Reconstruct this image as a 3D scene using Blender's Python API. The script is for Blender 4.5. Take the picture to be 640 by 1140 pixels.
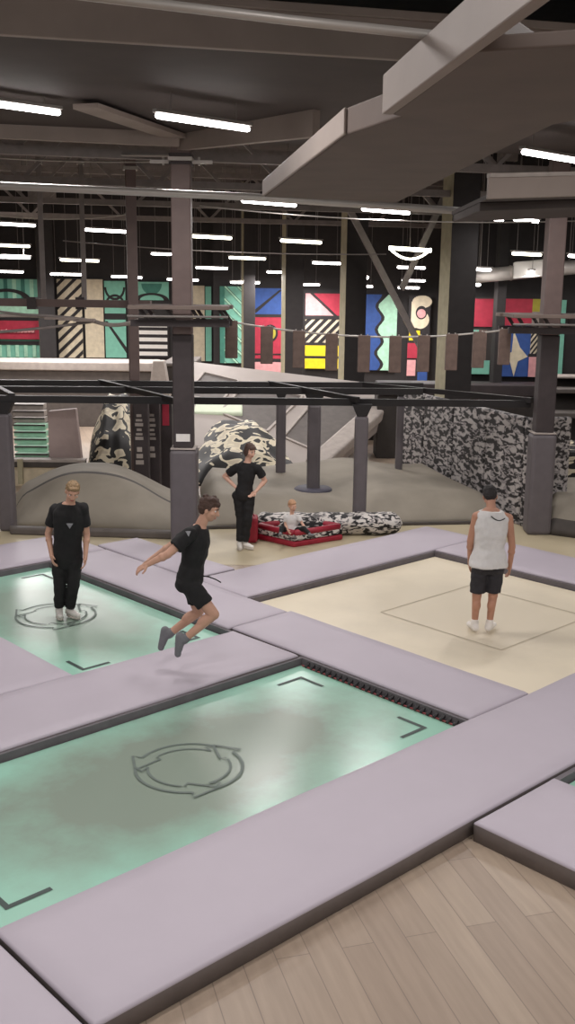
import bpy, math, random
from mathutils import Vector as V, Matrix, noise as mnoise
random.seed(4)
sc = bpy.context.scene
for o in list(bpy.data.objects): bpy.data.objects.remove(o)
COL = sc.collection

# ------------------------------------------------------------------ camera
F, PITCH, ROLL, YAW, CH = 1136.0, math.radians(12.29), math.radians(0.65), math.radians(47.04), 4.0
FW = V((math.cos(YAW), math.sin(YAW), 0)); RT = V((math.sin(YAW), -math.cos(YAW), 0)); UP = V((0, 0, 1))
CD = FW*math.cos(PITCH) - UP*math.sin(PITCH); CU0 = UP*math.cos(PITCH) + FW*math.sin(PITCH)
CR = RT*math.cos(ROLL) + CU0*math.sin(ROLL); CU = -RT*math.sin(ROLL) + CU0*math.cos(ROLL)
CAM = V((0, 0, CH))
cd = bpy.data.cameras.new('camera'); cam = bpy.data.objects.new('camera', cd); COL.objects.link(cam)
cd.sensor_fit = 'VERTICAL'; cd.sensor_height = 36; cd.sensor_width = 36; cd.lens = F*36/1140; cd.clip_end = 200
m = Matrix.Identity(4)
for i in range(3):
    m[i][0] = CR[i]; m[i][1] = CU[i]; m[i][2] = -CD[i]; m[i][3] = CAM[i]
cam.matrix_world = m
sc.camera = cam
# ------------------------------------------------------------------ world, exposure
w = bpy.data.worlds.new('world'); sc.world = w; w.use_nodes = True
w.node_tree.nodes['Background'].inputs[0].default_value = (1.0, 0.96, 0.94, 1)
w.node_tree.nodes['Background'].inputs[1].default_value = 0.42
sc.view_settings.view_transform = 'Standard'
try: sc.view_settings.look = 'None'
except Exception: pass
sc.view_settings.gamma = 1; sc.view_settings.use_curve_mapping = False
sc.view_settings.exposure = 0.0
sc.cycles.use_denoising = True
sc.cycles.max_bounces = 6; sc.cycles.diffuse_bounces = 4
LAMP_W = 98.0      # watts of each strip lamp over the jumping area
TUBE_E = 12.0       # glow of a lamp diffuser
LAMP_COL = (1.0, 0.955, 0.94)

def ray(px, py): return CR*((px-320)/F) + CU*(-(py-570)/F) + CD
def at(px, py, D):
    r = ray(px, py); return CAM + r*(D/r.dot(FW))
def on(px, py, z=0.0):
    r = ray(px, py); return CAM + r*((z-CH)/r.z)
def depth(p): return (p-CAM).dot(FW)
def gp(l, D, z=0.0): return FW*D + RT*l + UP*z         # lateral, distance, height
def gz(px, D, z):                                        # point at a column of the view, given distance and height
    p = at(px, 450, D); return V((p.x, p.y, z))
BD = V((math.cos(math.radians(60)), math.sin(math.radians(60)), 0)); BL = V((BD.y, -BD.x, 0))   # hall's own axes
AX = V((1, 0, 0)); AY = V((0, 1, 0))
FLOOR = -0.16; BED = -0.11; CEIL = 7.6

# ------------------------------------------------------------------ materials
def lin(h):
    if isinstance(h, str):
        h = h.lstrip('#'); c = [int(h[i:i+2], 16)/255 for i in (0, 2, 4)]
    else: c = [x/255 for x in h]
    return tuple(x/12.92 if x <= .04045 else ((x+.055)/1.055)**2.4 for x in c) + (1,)
def nodes(name):
    mt = bpy.data.materials.new(name); mt.use_nodes = True
    nt = mt.node_tree; return mt, nt, nt.nodes['Principled BSDF']
def mat(name, col, rough=.6, var=.12, scale=6.0, metal=0.0, bump=0.0, bscale=60.0, spec=None):
    mt, nt, b = nodes(name); c = lin(col)
    tc = nt.nodes.new('ShaderNodeTexCoord'); n = nt.nodes.new('ShaderNodeTexNoise'); n.inputs['Scale'].default_value = scale
    n.inputs['Detail'].default_value = 4
    nt.links.new(tc.outputs['Object'], n.inputs['Vector'])
    r = nt.nodes.new('ShaderNodeValToRGB'); nt.links.new(n.outputs['Fac'], r.inputs['Fac'])
    r.color_ramp.elements[0].position = .3; r.color_ramp.elements[1].position = .7
    r.color_ramp.elements[0].color = tuple(x*(1-var) for x in c[:3])+(1,); r.color_ramp.elements[1].color = tuple(min(1, x*(1+var)) for x in c[:3])+(1,)
    nt.links.new(r.outputs['Color'], b.inputs['Base Color'])
    b.inputs['Roughness'].default_value = rough; b.inputs['Metallic'].default_value = metal
    if spec is not None: b.inputs['Specular IOR Level'].default_value = spec
    if bump:
        n2 = nt.nodes.new('ShaderNodeTexNoise'); n2.inputs['Scale'].default_value = bscale; nt.links.new(tc.outputs['Object'], n2.inputs['Vector'])
        bp = nt.nodes.new('ShaderNodeBump'); bp.inputs['Strength'].default_value = bump; bp.inputs['Distance'].default_value = .01
        nt.links.new(n2.outputs['Fac'], bp.inputs['Height']); nt.links.new(bp.outputs['Normal'], b.inputs['Normal'])
    return mt
def camo(name, cols, scale, stretch=(1, 1, 1), dist=1.2, pos=(.46, .56), rot=None):
    mt, nt, b = nodes(name)
    tc = nt.nodes.new('ShaderNodeTexCoord'); mp = nt.nodes.new('ShaderNodeMapping'); mp.inputs['Scale'].default_value = stretch; src = tc.outputs['Object']
    if rot is not None:
        m0 = nt.nodes.new('ShaderNodeMapping'); m0.inputs['Rotation'].default_value = (0, 0, rot); nt.links.new(src, m0.inputs['Vector']); src = m0.outputs['Vector']
    n = nt.nodes.new('ShaderNodeTexNoise'); n.inputs['Scale'].default_value = scale; n.inputs['Detail'].default_value = 1.0; n.inputs['Distortion'].default_value = dist
    r = nt.nodes.new('ShaderNodeValToRGB'); r.color_ramp.interpolation = 'CONSTANT'
    e = r.color_ramp.elements; e[0].position = 0; e[0].color = lin(cols[0]); e[1].position = pos[0]; e[1].color = lin(cols[1])
    for p, c in zip(pos[1:], cols[2:]):
        x = e.new(p); x.color = lin(c)
    nt.links.new(src, mp.inputs['Vector']); nt.links.new(mp.outputs['Vector'], n.inputs['Vector'])
    nt.links.new(n.outputs['Fac'], r.inputs['Fac']); nt.links.new(r.outputs['Color'], b.inputs['Base Color'])
    b.inputs['Roughness'].default_value = .6
    return mt
def glow(name, col, e):
    mt, nt, b = nodes(name)
    b.inputs['Base Color'].default_value = (.8, .8, .8, 1); b.inputs['Emission Color'].default_value = col+(1,) if len(col) == 3 else col
    b.inputs['Emission Strength'].default_value = e
    return mt
def bed_material(name, col, dirt, cx, cy, hx, hy, amount, rough):
    """jumping fabric, trodden dull in the middle with blotchy scuffs"""
    mt, nt, b = nodes(name); L = nt.links.new
    tc = nt.nodes.new('ShaderNodeTexCoord')
    mp = nt.nodes.new('ShaderNodeMapping'); mp.inputs['Location'].default_value = (-cx/hx, -cy/hy, 0); mp.inputs['Scale'].default_value = (1/hx, 1/hy, 0)
    L(tc.outputs['Object'], mp.inputs['Vector'])
    ln = nt.nodes.new('ShaderNodeVectorMath'); ln.operation = 'LENGTH'; L(mp.outputs['Vector'], ln.inputs[0])
    n = nt.nodes.new('ShaderNodeTexNoise'); n.inputs['Scale'].default_value = 1.7; n.inputs['Detail'].default_value = 6; n.inputs['Roughness'].default_value = .6
    L(tc.outputs['Object'], n.inputs['Vector'])
    a = nt.nodes.new('ShaderNodeMath'); a.operation = 'MULTIPLY_ADD'; a.inputs[1].default_value = .8; L(n.outputs['Fac'], a.inputs[0]); L(ln.outputs['Value'], a.inputs[2])
    r = nt.nodes.new('ShaderNodeMapRange'); r.inputs['From Min'].default_value = .95; r.inputs['From Max'].default_value = 1.5
    r.inputs['To Min'].default_value = amount; r.inputs['To Max'].default_value = 0; L(a.outputs['Value'], r.inputs['Value'])
    mx = nt.nodes.new('ShaderNodeMix'); mx.data_type = 'RGBA'; L(r.outputs['Result'], mx.inputs['Factor'])
    mx.inputs['A'].default_value = lin(col); mx.inputs['B'].default_value = lin(dirt)
    L(mx.outputs['Result'], b.inputs['Base Color']); b.inputs['Roughness'].default_value = rough
    return mt
def plank_material():
    mt, nt, b = nodes('laminate_planks'); L = nt.links.new
    tc = nt.nodes.new('ShaderNodeTexCoord'); mp = nt.nodes.new('ShaderNodeMapping'); mp.inputs['Rotation'].default_value = (0, 0, math.radians(-63))
    L(tc.outputs['Object'], mp.inputs['Vector'])
    br = nt.nodes.new('ShaderNodeTexBrick'); br.inputs['Scale'].default_value = 1; br.inputs['Brick Width'].default_value = 2.1; br.inputs['Row Height'].default_value = .22
    br.inputs['Mortar Size'].default_value = .004; br.inputs['Mortar Smooth'].default_value = .3; br.inputs['Bias'].default_value = 0
    br.offset = .37; br.offset_frequency = 2
    br.inputs['Color1'].default_value = lin('#9d8b7b'); br.inputs['Color2'].default_value = lin('#ac9a88'); br.inputs['Mortar'].default_value = lin('#85766a')
    L(mp.outputs['Vector'], br.inputs['Vector'])
    mp2 = nt.nodes.new('ShaderNodeMapping'); mp2.inputs['Scale'].default_value = (1.2, 14, 1); L(mp.outputs['Vector'], mp2.inputs['Vector'])
    n = nt.nodes.new('ShaderNodeTexNoise'); n.inputs['Scale'].default_value = 1.5; n.inputs['Detail'].default_value = 6; L(mp2.outputs['Vector'], n.inputs['Vector'])
    r = nt.nodes.new('ShaderNodeMapRange'); r.inputs['To Min'].default_value = .78; r.inputs['To Max'].default_value = 1.16; L(n.outputs['Fac'], r.inputs['Value'])
    mx = nt.nodes.new('ShaderNodeMix'); mx.data_type = 'RGBA'; mx.blend_type = 'MULTIPLY'; mx.inputs['Factor'].default_value = 1
    L(br.outputs['Color'], mx.inputs['A']); L(r.outputs['Result'], mx.inputs['B']); L(mx.outputs['Result'], b.inputs['Base Color'])
    b.inputs['Roughness'].default_value = .42
    return mt
WROT = -math.atan2((gz(585, 18.15, 0)-gz(443, 23.3, 0)).y, (gz(585, 18.15, 0)-gz(443, 23.3, 0)).x)
M = {
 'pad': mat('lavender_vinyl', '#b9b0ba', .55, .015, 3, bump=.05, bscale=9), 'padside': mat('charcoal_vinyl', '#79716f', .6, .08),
 'rim': mat('dark_frame', '#676165', .6), 'red': mat('red_vinyl', '#9c1f33', .5), 'spring': mat('dark_spring', '#2b282a', .5),
 'logo': mat('worn_print', '#5f6c65', .5), 'mark': mat('black_print', '#3a4744', .5), 'markw': mat('grey_print', '#b5a892', .6), 'plank': plank_material(),
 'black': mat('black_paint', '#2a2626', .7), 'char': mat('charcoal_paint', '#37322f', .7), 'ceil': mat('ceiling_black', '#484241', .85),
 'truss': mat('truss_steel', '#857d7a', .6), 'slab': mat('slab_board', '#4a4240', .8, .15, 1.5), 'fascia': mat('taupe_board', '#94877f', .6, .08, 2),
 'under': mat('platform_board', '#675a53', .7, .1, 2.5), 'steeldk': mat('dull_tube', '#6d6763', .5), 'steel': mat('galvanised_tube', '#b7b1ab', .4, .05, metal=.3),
 'brown': mat('brown_column_paint', '#6b5a56', .55, .08), 'dkcol': mat('dark_column_paint', '#3b3334', .6), 'sleeve': mat('grey_sleeve', '#625c5f', .55, .06),
 'white': mat('white_plain', '#e6e2dc', .6, .04), 'beam': mat('black_beam', '#1a1718', .5), 'bag': mat('airbag_fabric', '#90887b', .75, .1, 2.0, bump=.1, bscale=8),
 'bagline': mat('airbag_seam', '#4a4440', .7), 'ramp': mat('ramp_grey', '#a49a94', .6, .06, 1.5), 'rampbed': mat('ramp_bed', '#5f5854', .65), 'lgrey': mat('light_grey_padding', '#aaa099', .6),
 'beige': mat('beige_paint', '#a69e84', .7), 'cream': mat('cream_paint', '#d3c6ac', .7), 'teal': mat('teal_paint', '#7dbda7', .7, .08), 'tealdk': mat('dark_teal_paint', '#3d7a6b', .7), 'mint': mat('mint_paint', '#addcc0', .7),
 'mred': mat('red_paint', '#a82b40', .7), 'blue': mat('blue_paint', '#2f4f8f', .7), 'pink': mat('pink_paint', '#d79c9d', .7), 'yellow': mat('yellow_paint', '#e0c61c', .7), 'olive': mat('olive_paint', '#a39a35', .7), 'ink': mat('ink_black', '#221d1e', .7),
 'wood': mat('weathered_plank', '#6a5850', .7, .15, 9), 'skin': mat('skin', '#c79a83', .5, .06), 'skin2': mat('tan_skin', '#b98870', .5, .06), 'skin3': mat('fair_skin', '#d8ab95', .5, .05),
 'blackcloth': mat('black_cloth', '#191819', .85, .15, 20), 'whitecloth': mat('white_cloth', '#d9d6d4', .85, .04, 20), 'greyshort': mat('charcoal_cloth', '#2e2c30', .85, .12, 20),
 'sock': mat('grey_sock', '#76767a', .9), 'wsock': mat('white_sock', '#e8e2dc', .9), 'shoe': mat('white_leather', '#e2ddd6', .5), 'sole': mat('shoe_sole', '#c9c2b8', .6),
 'hairfair': mat('fair_hair', '#8a7152', .7, .2, 40), 'hairbrown': mat('brown_hair', '#4b362d', .7, .2, 40), 'hairdark': mat('dark_hair', '#211c1c', .7, .2, 40), 'hairchild': mat('pale_hair', '#b98f6e', .7, .2, 40),
 'eyew': mat('eye_white', '#e8e4e0', .3, 0), 'eyed': mat('eye_iris', '#2a1d16', .3, 0), 'lip': mat('lip', '#a8645a', .5, 0), 'greyprint': mat('grey_print_cloth', '#8a8a8e', .7), 'slate': mat('slate_rubber', '#4a4754', .6),
 'camow': camo('camouflage_panel', ['#242122', '#858080', '#aaa4a1'], 9.5, (.6, 1, 1.35), .7, (.48, .56), rot=WROT),
 'camof': camo('camouflage_foam', ['#1c1a1a', '#ddd2b8', '#cbbfa8'], 2.5, (1, 1, 1.7), 1.3, (.515, .62)),
 'camor': camo('camouflage_roll', ['#1e1c1d', '#8f8a89', '#d5cfc9'], 7.5, (1, 1, 2.2), 1.2, (.46, .53)),
 'tube': glow('lamp_diffuser', (1.0, .95, .93), TUBE_E), 'tubey': glow('warm_lamp_diffuser', (1.0, .94, .74), TUBE_E*.7), 'housing': mat('lamp_housing', '#8a8580', .5),
}

# ------------------------------------------------------------------ mesh building
class MB:
    def __init__(s): s.v = []; s.f = []; s.m = []
    def add(s, vs, fs, mi=0):
        k = len(s.v); s.v += [V(x) for x in vs]; s.f += [tuple(i+k for i in f) for f in fs]; s.m += [mi]*len(fs); return s
    def hexa(s, p, mi=0, faces=None):        # p: 4 bottom then 4 top points, counter-clockwise from above
        fs = [(3, 2, 1, 0), (4, 5, 6, 7), (0, 1, 5, 4), (1, 2, 6, 5), (2, 3, 7, 6), (3, 0, 4, 7)]
        k = len(s.v); s.v += [V(x) for x in p]; s.f += [tuple(i+k for i in f) for f in fs]; s.m += (faces or [mi]*6); return s
    def box(s, c, h, ax=AX, mi=0, ay=None, faces=None):   # centre, half sizes, direction of the first axis
        c = V(c); ax = V(ax).normalized(); az = UP if ay is None else ax.cross(V(ay)).normalized(); ay = V(ay).normalized() if ay is not None else az.cross(ax).normalized()
        P = [c+ax*(h[0]*i)+ay*(h[1]*j)+az*(h[2]*k) for k in (-1, 1) for i, j in ((-1, -1), (1, -1), (1, 1), (-1, 1))]
        return s.hexa(P, mi, faces)
    def prism(s, poly, d, mi=0, mi2=None, mi3=None):   # polygon (world points) extruded by vector d; mi near face, mi2 sides, mi3 far face
        n = len(poly); d = V(d); P = [V(p) for p in poly]; Q = [p+d for p in P]
        nrm = sum(((P[i]-P[0]).cross(P[(i+1) % n]-P[0]) for i in range(n)), V()); flip = nrm.dot(d) > 0
        a = tuple(range(n)); b = tuple(range(n, 2*n)); mi2 = mi if mi2 is None else mi2; mi3 = mi2 if mi3 is None else mi3
        fs = [a[::-1] if flip else a, b if flip else b[::-1]] + [((i, (i+1) % n, n+(i+1) % n, n+i) if flip else (i, n+i, n+(i+1) % n, (i+1) % n)) for i in range(n)]
        k = len(s.v); s.v += P+Q; s.f += [tuple(i+k for i in f) for f in fs]; s.m += [mi, mi3]+[mi2]*n; return s
    def tube(s, pts, r, n=10, mi=0, closed=False):
        P = [V(p) for p in pts]; R = r if isinstance(r, (list, tuple)) else [r]*len(P); k = len(s.v); N = len(P); ref = None
        for i, p in enumerate(P):
            t = (P[(i+1) % N]-P[i-1]) if closed else (P[min(i+1, N-1)]-P[max(i-1, 0)]); t.normalize()
            if ref is None: ref = t.orthogonal().normalized()
            ref = (ref-t*ref.dot(t)).normalized(); b = t.cross(ref)
            for j in range(n):
                a = 2*math.pi*j/n; s.v.append(p+(ref*math.cos(a)+b*math.sin(a))*R[i])
        for i in range(N if closed else N-1):
            i2 = (i+1) % N
            for j in range(n): s.f.append((k+i*n+j, k+i*n+(j+1) % n, k+i2*n+(j+1) % n, k+i2*n+j)); s.m.append(mi)
        if not closed:
            s.f.append(tuple(k+j for j in range(n))[::-1]); s.m.append(mi); s.f.append(tuple(k+(N-1)*n+j for j in range(n))); s.m.append(mi)
        return s
    def bar(s, p, q, w, h, mi=0, side=None):  # rectangular bar, width w sideways, height h
        p, q = V(p), V(q); t = (q-p); L = t.length; t.normalize()
        u = side if side is not None else (UP if abs(t.z) < .95 else RT); a = t.cross(u).normalized(); b = a.cross(t)
        P = [c+a*(i*w/2)+b*(j*h/2) for c in (p, q) for i, j in ((-1, -1), (1, -1), (1, 1), (-1, 1))]
        return s.hexa(P, mi)
    def ell(s, c, r, fr=(AX, AY, UP), nu=14, nv=9, mi=0):
        c = V(c); k = len(s.v); X, Y, Z = fr
        for i in range(1, nv):
            th = math.pi*i/nv
            for j in range(nu):
                a = 2*math.pi*j/nu; s.v.append(c+X*(r[0]*math.sin(th)*math.cos(a))+Y*(r[1]*math.sin(th)*math.sin(a))+Z*(r[2]*math.cos(th)))
        t = len(s.v); s.v += [c+Z*r[2], c-Z*r[2]]
        for i in range(nv-2):
            for j in range(nu): s.f.append((k+i*nu+j, k+(i+1)*nu+j, k+(i+1)*nu+(j+1) % nu, k+i*nu+(j+1) % nu)); s.m.append(mi)
        for j in range(nu):
            s.f.append((t, k+j, k+(j+1) % nu)); s.m.append(mi); b = k+(nv-2)*nu; s.f.append((t+1, b+(j+1) % nu, b+j)); s.m.append(mi)
        return s
    def cone(s, p, q, r1, r2, rnd=True, n=14):
        s.tube([p, q], [r1, r2], n)
        if rnd:
            s.ell(p, (r1,)*3); s.ell(q, (r2,)*3)
        return s
    def loft(s, rings, n=20):    # rings: (centre, axis a, axis b, ra, rb)
        k = len(s.v)
        for c, a, b, ra, rb in rings:
            for j in range(n):
                t = 2*math.pi*j/n; s.v.append(V(c)+a*(ra*math.cos(t))+b*(rb*math.sin(t)))
        N = len(rings)
        for i in range(N-1):
            for j in range(n): s.f.append((k+i*n+j, k+i*n+(j+1) % n, k+(i+1)*n+(j+1) % n, k+(i+1)*n+j)); s.m.append(0)
        s.f.append(tuple(k+j for j in range(n))[::-1]); s.f.append(tuple(k+(N-1)*n+j for j in range(n))); s.m += [0, 0]
        return s
    def build(s, name, mats, parent=None, smooth=False, bevel=0.0, origin=None):
        if not isinstance(mats, (list, tuple)): mats = [mats]
        off = V(origin) if origin is not None else (PLOC(parent) if parent else V())
        me = bpy.data.meshes.new(name); me.from_pydata([v-off for v in s.v], [], s.f)
        for x in mats: me.materials.append(M[x] if isinstance(x, str) else x)
        me.polygons.foreach_set('material_index', s.m); me.update()
        import bmesh
        bm = bmesh.new(); bm.from_mesh(me); bmesh.ops.recalc_face_normals(bm, faces=bm.faces); bm.to_mesh(me); bm.free()
        if smooth: me.polygons.foreach_set('use_smooth', [True]*len(me.polygons))
        o = bpy.data.objects.new(name, me); COL.objects.link(o)
        if parent: o.parent = parent; o.location = off-PLOC(parent)
        else: o.location = off
        if bevel:
            b = o.modifiers.new('bevel', 'BEVEL'); b.width = bevel; b.segments = 2; b.limit_method = 'ANGLE'
        return o
def PLOC(o):
    p = V(o.location)
    while o.parent: o = o.parent; p += V(o.location)
    return p
def tag(o, label, cat, group=None):
    o['label'] = label; o['category'] = cat
    if group: o['group'] = group
    return o
def empty(name, loc, label, cat, group=None):
    e = bpy.data.objects.new(name, None); COL.objects.link(e); e.location = V(loc); e.empty_display_size = .1
    return tag(e, label, cat, group)
def struct(o): o['kind'] = 'structure'; return o

# ------------------------------------------------------------------ the hall
struct(MB().box((14, 18, FLOOR-.1), (45, 45, .1)).build('floor', 'plank'))
struct(MB().box(gp(0, 24, CEIL+.1), (40, 22, .1), BL).build('ceiling', 'ceil'))
def wallbox(name, x0, x1, D, mt='black', th=.3):
    a, b = gz(x0, D, 0), gz(x1, D, 0)
    P = [a, b, b+FW*th, a+FW*th]
    return struct(MB().hexa([V((p.x, p.y, FLOOR)) for p in P]+[V((p.x, p.y, CEIL)) for p in P]).build(name, mt))
wallbox('wall_back_left', -400, 238, 40.05)
wallbox('wall_back', 238, 492, 38.55)
wallbox('wall_back_right', 492, 900, 27.05)
def sidewall(name, l):
    a, b = gp(l, 4), gp(l, 41); t = RT*.2
    P = [a, a+t, b+t, b] if l < 0 else [a, a+t, b+t, b]
    return struct(MB().hexa([V((p.x, p.y, FLOOR)) for p in P]+[V((p.x, p.y, CEIL)) for p in P]).build(name, 'char'))
sidewall('wall_left', -20.0); sidewall('wall_right', 16.0)

struct(MB().prism([V((p.x, p.y, FLOOR+.001)) for p in (gp(-9, 15.2), gp(9, 15.2), gp(9, 20), gp(-9, 20))], (0, 0, .003)).build('floor_1', mat('lit_laminate_beige', '#b9ac90', .5, .06, 1.5)))  # lighter beige sheet over the laminate, painting its back stretch as brightly lit
# dark slab over the jumping area, with a taupe fascia
p0 = at(0, 38, 10); ZS = p0.z
fl, fr = p0-BL*6, p0+BL*14
sl = MB(); sl.hexa([fl, fr, fr+BD*6.2, fl+BD*6.2]+[q+UP*.3 for q in (fl, fr, fr+BD*6.2, fl+BD*6.2)])
slab = struct(sl.build('ceiling_slab', 'slab'))
fa = MB(); fa.hexa([fl-BD*.08-UP*.02, fr-BD*.08-UP*.02, fr-UP*.02, fl-UP*.02]+[q+UP*.42 for q in (fl-BD*.08, fr-BD*.08, fr, fl)])
fa.hexa([fl-BD*.14+UP*.34, fr-BD*.14+UP*.34, fr-BD*.08+UP*.34, fl-BD*.08+UP*.34]+[q+UP*.42 for q in (fl-BD*.14, fr-BD*.14, fr-BD*.08, fl-BD*.08)])
struct(fa.build('trim_1', 'fascia', bevel=.01))

# ------------------------------------------------------------------ lamps
def lamp(a_px, b_px, y, D, label, warm=False, watt=0.0, top=CEIL, L=None):
    c = at((a_px+b_px)/2, y, D); L = L or min(2.1, max(.35, 1.25*(b_px-a_px)*D/1246)); h = L/2
    return lamp_at(c, AX, h, label, warm, watt, top)
def lamp_at(c, d, h, label, warm=False, watt=0.0, top=CEIL):
    e = empty('ceiling_light', c, label, 'ceiling light', 'strip lamps of the hall')
    d = V(d); s = d.cross(UP)
    t = MB(); R = .036
    t.tube([c-d*h-UP*0, c-d*(h-.03), c+d*(h-.03), c+d*h], [R*.6, R, R, R*.6], 10)
    t.build('diffuser', 'tubey' if warm else 'tube', e, smooth=True)
    MB().box(c+UP*.055, (h+.02, .05, .02), d).build('housing', 'housing', e, bevel=.006)
    for k in (-.7, .7):
        q = c+d*(h*k)+UP*.07
        MB().tube([q, V((q.x, q.y, top-.005))], .006, 6).build('suspension_rod', 'truss', e)
    if watt:
        ld = bpy.data.lights.new('strip', 'AREA'); ld.shape = 'RECTANGLE'; ld.size = 2*h; ld.size_y = .25; ld.energy = watt; ld.color = LAMP_COL
        lo = bpy.data.objects.new('lamp_glow', ld); COL.objects.link(lo); lo.parent = e; lo.location = (0, 0, -.08)
        lo.rotation_euler = (0, 0, math.atan2(d.y, d.x))
    return e
lamp(-47, 63, 117.5, 12.7, 'bright strip lamp at the left edge, under the dark ceiling slab', watt=LAMP_W, top=ZS)
lamp(173, 282, 136.5, 13.0, 'bright strip lamp just above the top of the tall brown column', watt=LAMP_W, top=ZS)
lamp(566, 668, 175, 15, 'bright strip lamp at the right edge, above the light-edged platform', watt=LAMP_W, top=ZS)
LM = [(-5, 38, 250, 27, 'uppermost of the four short strip lamps stacked at the far left', 0), (95, 143, 257, 26, 'strip lamp between the two left rope posts, above two others', 0),
 (-10, 32, 273.5, 30, 'second from the top of the four strip lamps at the far left', 1), (-10, 32, 286.5, 30, 'third from the top of the four strip lamps at the far left', 0),
 (68, 110, 290, 30, 'thick strip lamp above the striped black and white mural', 1), (57, 93, 305.5, 35, 'thin strip lamp touching the top of the striped white mural', 0),
 (-5, 25, 302.5, 36, 'lowest of the four strip lamps at the far left', 0), (124, 142, 308, 37, 'tiny strip lamp left of the dark rope post, low by the teal mural', 0),
 (147, 158, 309, 38, 'tiny strip lamp right of the dark rope post, low by the teal mural', 0), (168, 198, 283, 33, 'short strip lamp touching the left side of the brown column', 0),
 (186, 198, 311, 38, 'tiny lamp low on the left side of the brown column', 0), (209, 221, 312, 38, 'tiny lamp low on the right side of the brown column', 0),
 (208, 260, 264, 24, 'long strip lamp just right of the brown column', 1), (217, 255, 298.5, 32, 'strip lamp right of the brown column, above the cream mural', 0),
 (253, 298, 287.5, 28, 'yellowish strip lamp right of centre-left, above the blue and red mural', 1), (256, 271, 314.5, 36, 'small lamp above the teal diagonal mural', 0),
 (281, 288, 315, 37, 'tiny lamp right above the blue top of the red mural', 0), (266, 334, 226, 18.3, 'long strip lamp below the end of the slanted overhead walkway', 0),
 (309, 362, 269, 23.5, 'yellowish strip lamp left of the second dark column, high up', 1), (345, 383, 293, 32, 'strip lamp tilted beside the second dark column', 0),
 (296, 316, 303, 36, 'small lamp left of the third dark column', 0), (328, 358, 317, 37, 'lamp touching the top of the pink and red mural', 0),
 (397, 463, 235, 19, 'long strip lamp under the grey pipe, left of the widest dark column', 0), (401, 416, 319, 37, 'small lamp on top of the blue mural', 0),
 (438, 478, 298, 31, 'thin strip lamp just below the bow-shaped lamp', 0), (444, 477, 312.5, 35, 'second strip lamp below the bow-shaped lamp', 0), (440, 470, 320.5, 36, 'lowest strip lamp below the bow-shaped lamp', 0),
 (513, 552, 300, 25, 'strip lamp right of the widest dark column, middle height', 0), (513, 538, 317, 26, 'short strip lamp above the silver duct', 0),
 (563, 610, 283, 24, 'yellowish strip lamp left of the right-hand column', 1), (585, 613, 303, 25.5, 'thick short lamp above the right end of the duct', 0),
 (566, 606, 245.5, 22, 'strip lamp under the platform at right', 0), (548, 562, 244.5, 24, 'small lamp left of the strip under the platform at right', 0), (626, 665, 285.5, 24, 'strip lamp at the right edge, right of the padded column', 0)]
for a, b, y, D, lab, wm in LM: lamp(a, b, y, D, lab, bool(wm), watt=(22.0 if a > 490 else 62.0 if D < 30 else 150.0 if a < 300 else 110.0) if b-a > 18 else 0)
# bow-shaped lamp: the curve is its reflection, built as a glowing tube
bw = empty('bow_lamp', at(456, 278, 27), 'bow-shaped lamp with its curved reflection added as a glowing bow, left of the widest dark column', 'ceiling light')
MB().tube([at(433, 276, 27), at(456, 277.5, 27), at(480, 279, 27)], .05, 10).build('diffuser', 'tubey', bw, smooth=True)
MB().tube([at(434+46*t, 277+11.5*(1-(2*t-1)**2), 27) for t in [i/14 for i in range(15)]], .028, 8).build('curved_reflection', 'tubey', bw, smooth=True)
c = at(456, 277.5, 27); MB().tube([c, V((c.x, c.y, CEIL-.005))], .01, 6).build('suspension_rod', 'truss', bw)
# globe bulb
gb = empty('globe_lamp', at(405, 309, 34), 'round glowing bulb lamp above the blue mural', 'ceiling light')
MB().ell(at(405, 309, 34), (.16, .16, .08)).build('bulb', 'tube', gb, smooth=True)
c = at(405, 309, 34); MB().tube([c, V((c.x, c.y, CEIL-.005))], .01, 6).build('suspension_rod', 'truss', gb)
# the rest of the lamp rows, overhead and beside the view
for l, D in ((-5, 2.5), (0, 2.0), (5, 2.5), (-6, 6.2), (-1.5, 6.0), (3, 6.0), (7.5, 6.5), (-9, 11), (9.5, 10.5)):
    lamp_at(gp(l, D, 5.95), AX, .75, 'strip lamp over the front trampolines, above the picture', watt=LAMP_W*(.3 if D < 3 else 1.0))
for l, D in ((-11.5, 18), (12.5, 17), (13, 23)):
    lamp_at(gp(l, D, 5.6), AX, .75, 'strip lamp beside the far equipment, beyond the picture', watt=LAMP_W*1.8)

# ------------------------------------------------------------------ trusses
def truss(D, z0, z1, l0, l1, label):
    a0, a1 = BL*l0+BD*D, BL*l1+BD*D
    e = empty('roof_truss', V((a0.x, a0.y, z0)), label, 'roof truss', 'trusses under the ceiling')
    MB().bar(V((a0.x, a0.y, z0)), V((a1.x, a1.y, z0)), .12, .14).build('lower_chord', 'truss', e)
    MB().bar(V((a0.x, a0.y, z1)), V((a1.x, a1.y, z1)), .14, .16).build('upper_chord', 'truss', e)
    n = int((l1-l0)/1.3); wb = MB()
    for i in range(n):
        p = a0.lerp(a1, i/n); q = a0.lerp(a1, (i+1)/n); u, v_ = (z0, z1) if i % 2 == 0 else (z1, z0)
        wb.bar(V((p.x, p.y, u)), V((q.x, q.y, v_)), .07, .07)
    wb.build('web', 'truss', e)
for D, lab in ((17.0, 'dark lattice truss under the ceiling, nearest behind the slab'), (21.5, 'dark lattice truss under the ceiling, second behind the slab'),
               (26.5, 'dark lattice truss under the ceiling, third behind the slab'), (32, 'dark lattice truss under the ceiling, farthest back')):
    truss(D, 6.05, 7.35, -11, 18, lab)

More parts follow.
